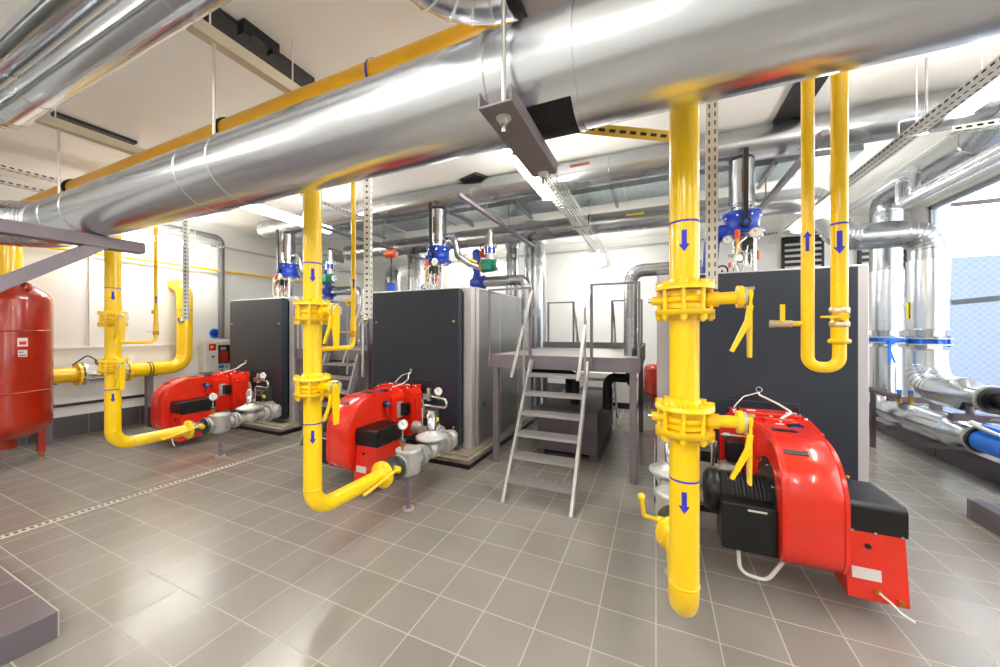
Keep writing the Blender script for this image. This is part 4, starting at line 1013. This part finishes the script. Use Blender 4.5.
# ------------------------------------------------------------------ cable trays and struts
t = thing('wire_tray', (-1.05,5,3.35), 'long wire mesh cable tray beside the middle strip light', 'cable tray')
m = MB(CHR)
for k in range(7): x = -1.09+k*.033; m.cyl((x,2.6,3.12),(x,7.3,3.12),.006,n=6)
for s in (-1.10,-.885): m.cyl((s,2.6,3.17),(s,7.3,3.17),.004,n=6)
for k in range(47): y = 2.6+k*.1; m.bar((-1.10,y,3.117),(-.885,y,3.117),.005,.005).bar((-1.10,y,3.117),(-1.10,y,3.17),.005,.005).bar((-.885,y,3.117),(-.885,y,3.17),.005,.005)
m.build('mesh', t)
h = MB(STRUT)
for y in (2.8,5.2,7.1): h.box(-1.12,-.86,y-.015,y+.015,3.09,3.112).cyl((-.87,y,3.1),(-.87,y,CEIL),.005,n=8)
h.build('hangers', t)
o = MB(WHITE).tube([(-1.0,2.6,3.137),(-1.0,7.3,3.137)],.012,n=8).tube([(-1.04,2.6,3.133),(-1.04,7.3,3.133)],.009,n=8).build('cables'); tag(o, 'pale cables lying in the wire mesh tray', 'cable')
def tray(label, p0, p1, wd, rods=(), m1=STRUT):
    t = thing('perforated_tray', p0, label, 'cable tray', 'perforated cable trays')
    perf(MB(), p0, p1, wd, .045, (0,0,-1), rows=2, step=.06, slot=.034, m1=m1, sides=True).build('channel', t)
    if rods:
        r = MB(STRUT)
        for p in rods: r.cyl(p, (p[0],p[1],CEIL), .005, n=8).bar((p[0]-wd*.6,p[1],p[2]-.03),(p[0]+wd*.6,p[1],p[2]-.03),.02,.012)
        r.build('hangers', t)
    return t
tray('perforated cable tray crossing the ceiling left of the yellow main', (-4.05,1.9,3.29), (-4.05,4.2,3.29), .08, [(-4.05,2.1,3.27),(-4.05,4.0,3.27)])
tray('perforated cable tray at the far left above the duct bend', (-7.0,-.5,3.52), (-7.0,2.9,3.52), .10)
tray('narrow perforated tray next to the far left tray', (-7.3,-.5,3.42), (-7.3,2.9,3.42), .06)
tray('perforated tray along the top of the left wall', (XL+.12,2.4,3.30), (XL+.12,8.4,3.30), .05)
tray('perforated tray running up to the top right corner beside the lamp', (1.84,.9,3.15), (1.84,7.6,3.15), .10, [(1.84,3.8,3.14),(1.84,6.9,3.14)])
tray('perforated tray crossing sideways at the right by the thin pipes', (2.2,4.15,3.24), (4.08,4.15,3.24), .07)
tray('dark perforated tray along the top of the back wall', (-5.5,YB-.04,3.52), (3.9,YB-.04,3.52), .07)
t = thing('tray_hook', (2.1,3.95,3.4), 'bent steel hook holding the top right tray', 'hook')
MB(STLS).tube([(1.76,3.85,3.12),(1.76,3.85,3.26),(1.92,3.85,3.26),(1.92,3.85,CEIL)],.008,.02,n=8).build('hook_bar', t)
o = MB(STL).box(-2.08,-2.03,3.5,6.2,3.13,3.17).cyl((-2.055,5.0,3.17),(-2.055,5.0,3.50),.006,n=8).build('support_bar'); tag(o, 'long grey steel bar sloping away above the middle boiler', 'bar')
o = MB(STL).box(-4.60,-4.53,3.7,6.7,3.13,3.17).cyl((-4.565,5.1,3.17),(-4.565,5.1,3.50),.006,n=8).build('support_bar'); tag(o, 'dark steel bar above the left platform behind the thin yellow pipe', 'bar')
o = MB(BLK2).m(STL).bar((1.21,3.56,3.15),(1.21,5.6,3.15),.05,.05).cyl((1.21,5.2,3.17),(1.21,5.2,3.50),.006,n=8).build('support_bar'); tag(o, 'dark steel bar above the right boiler beside the yellow pipe pair', 'bar')
t = thing('yellow_strut', (-.2,1.7,2.5), 'yellow perforated strut joining the nearest gas pipe under the duct', 'strut')
perf(MB(), (-.34,1.56,2.50), (.06,1.82,2.50), .045, .03, (.5,-.8,-.6), m1=YST, step=.05).build('channel', t)
t = thing('small_duct_box', (-6.9,6.2,3.3), 'small galvanised duct stub with frame by the left end of the back ducts', 'duct')
MB(SPAN).box(XL,-6.9,5.9,6.3,3.25,3.5).m(STL).box(-6.9,-6.88,5.88,6.32,3.23,3.52).build('sheet_body', t)
t = thing('wire_bracket', (-6.6,6.6,3.2), 'thin dark steel rail by the left end of the back ducts', 'bracket')
MB(STL).box(-7.5,-6.0,5.35,5.38,3.18,3.21).cyl((-7.0,5.36,3.2),(-7.0,5.36,CEIL),.005,n=8).build('bar', t)
t = thing('drain_standpipe', (-1.88,2.1,0), 'thin silver upright pipe at the left platform edge', 'pipe')
MB(CHR).cyl((-3.84,3.86,.95),(-3.84,3.86,2.2),.025,n=14).build('pipe', t)
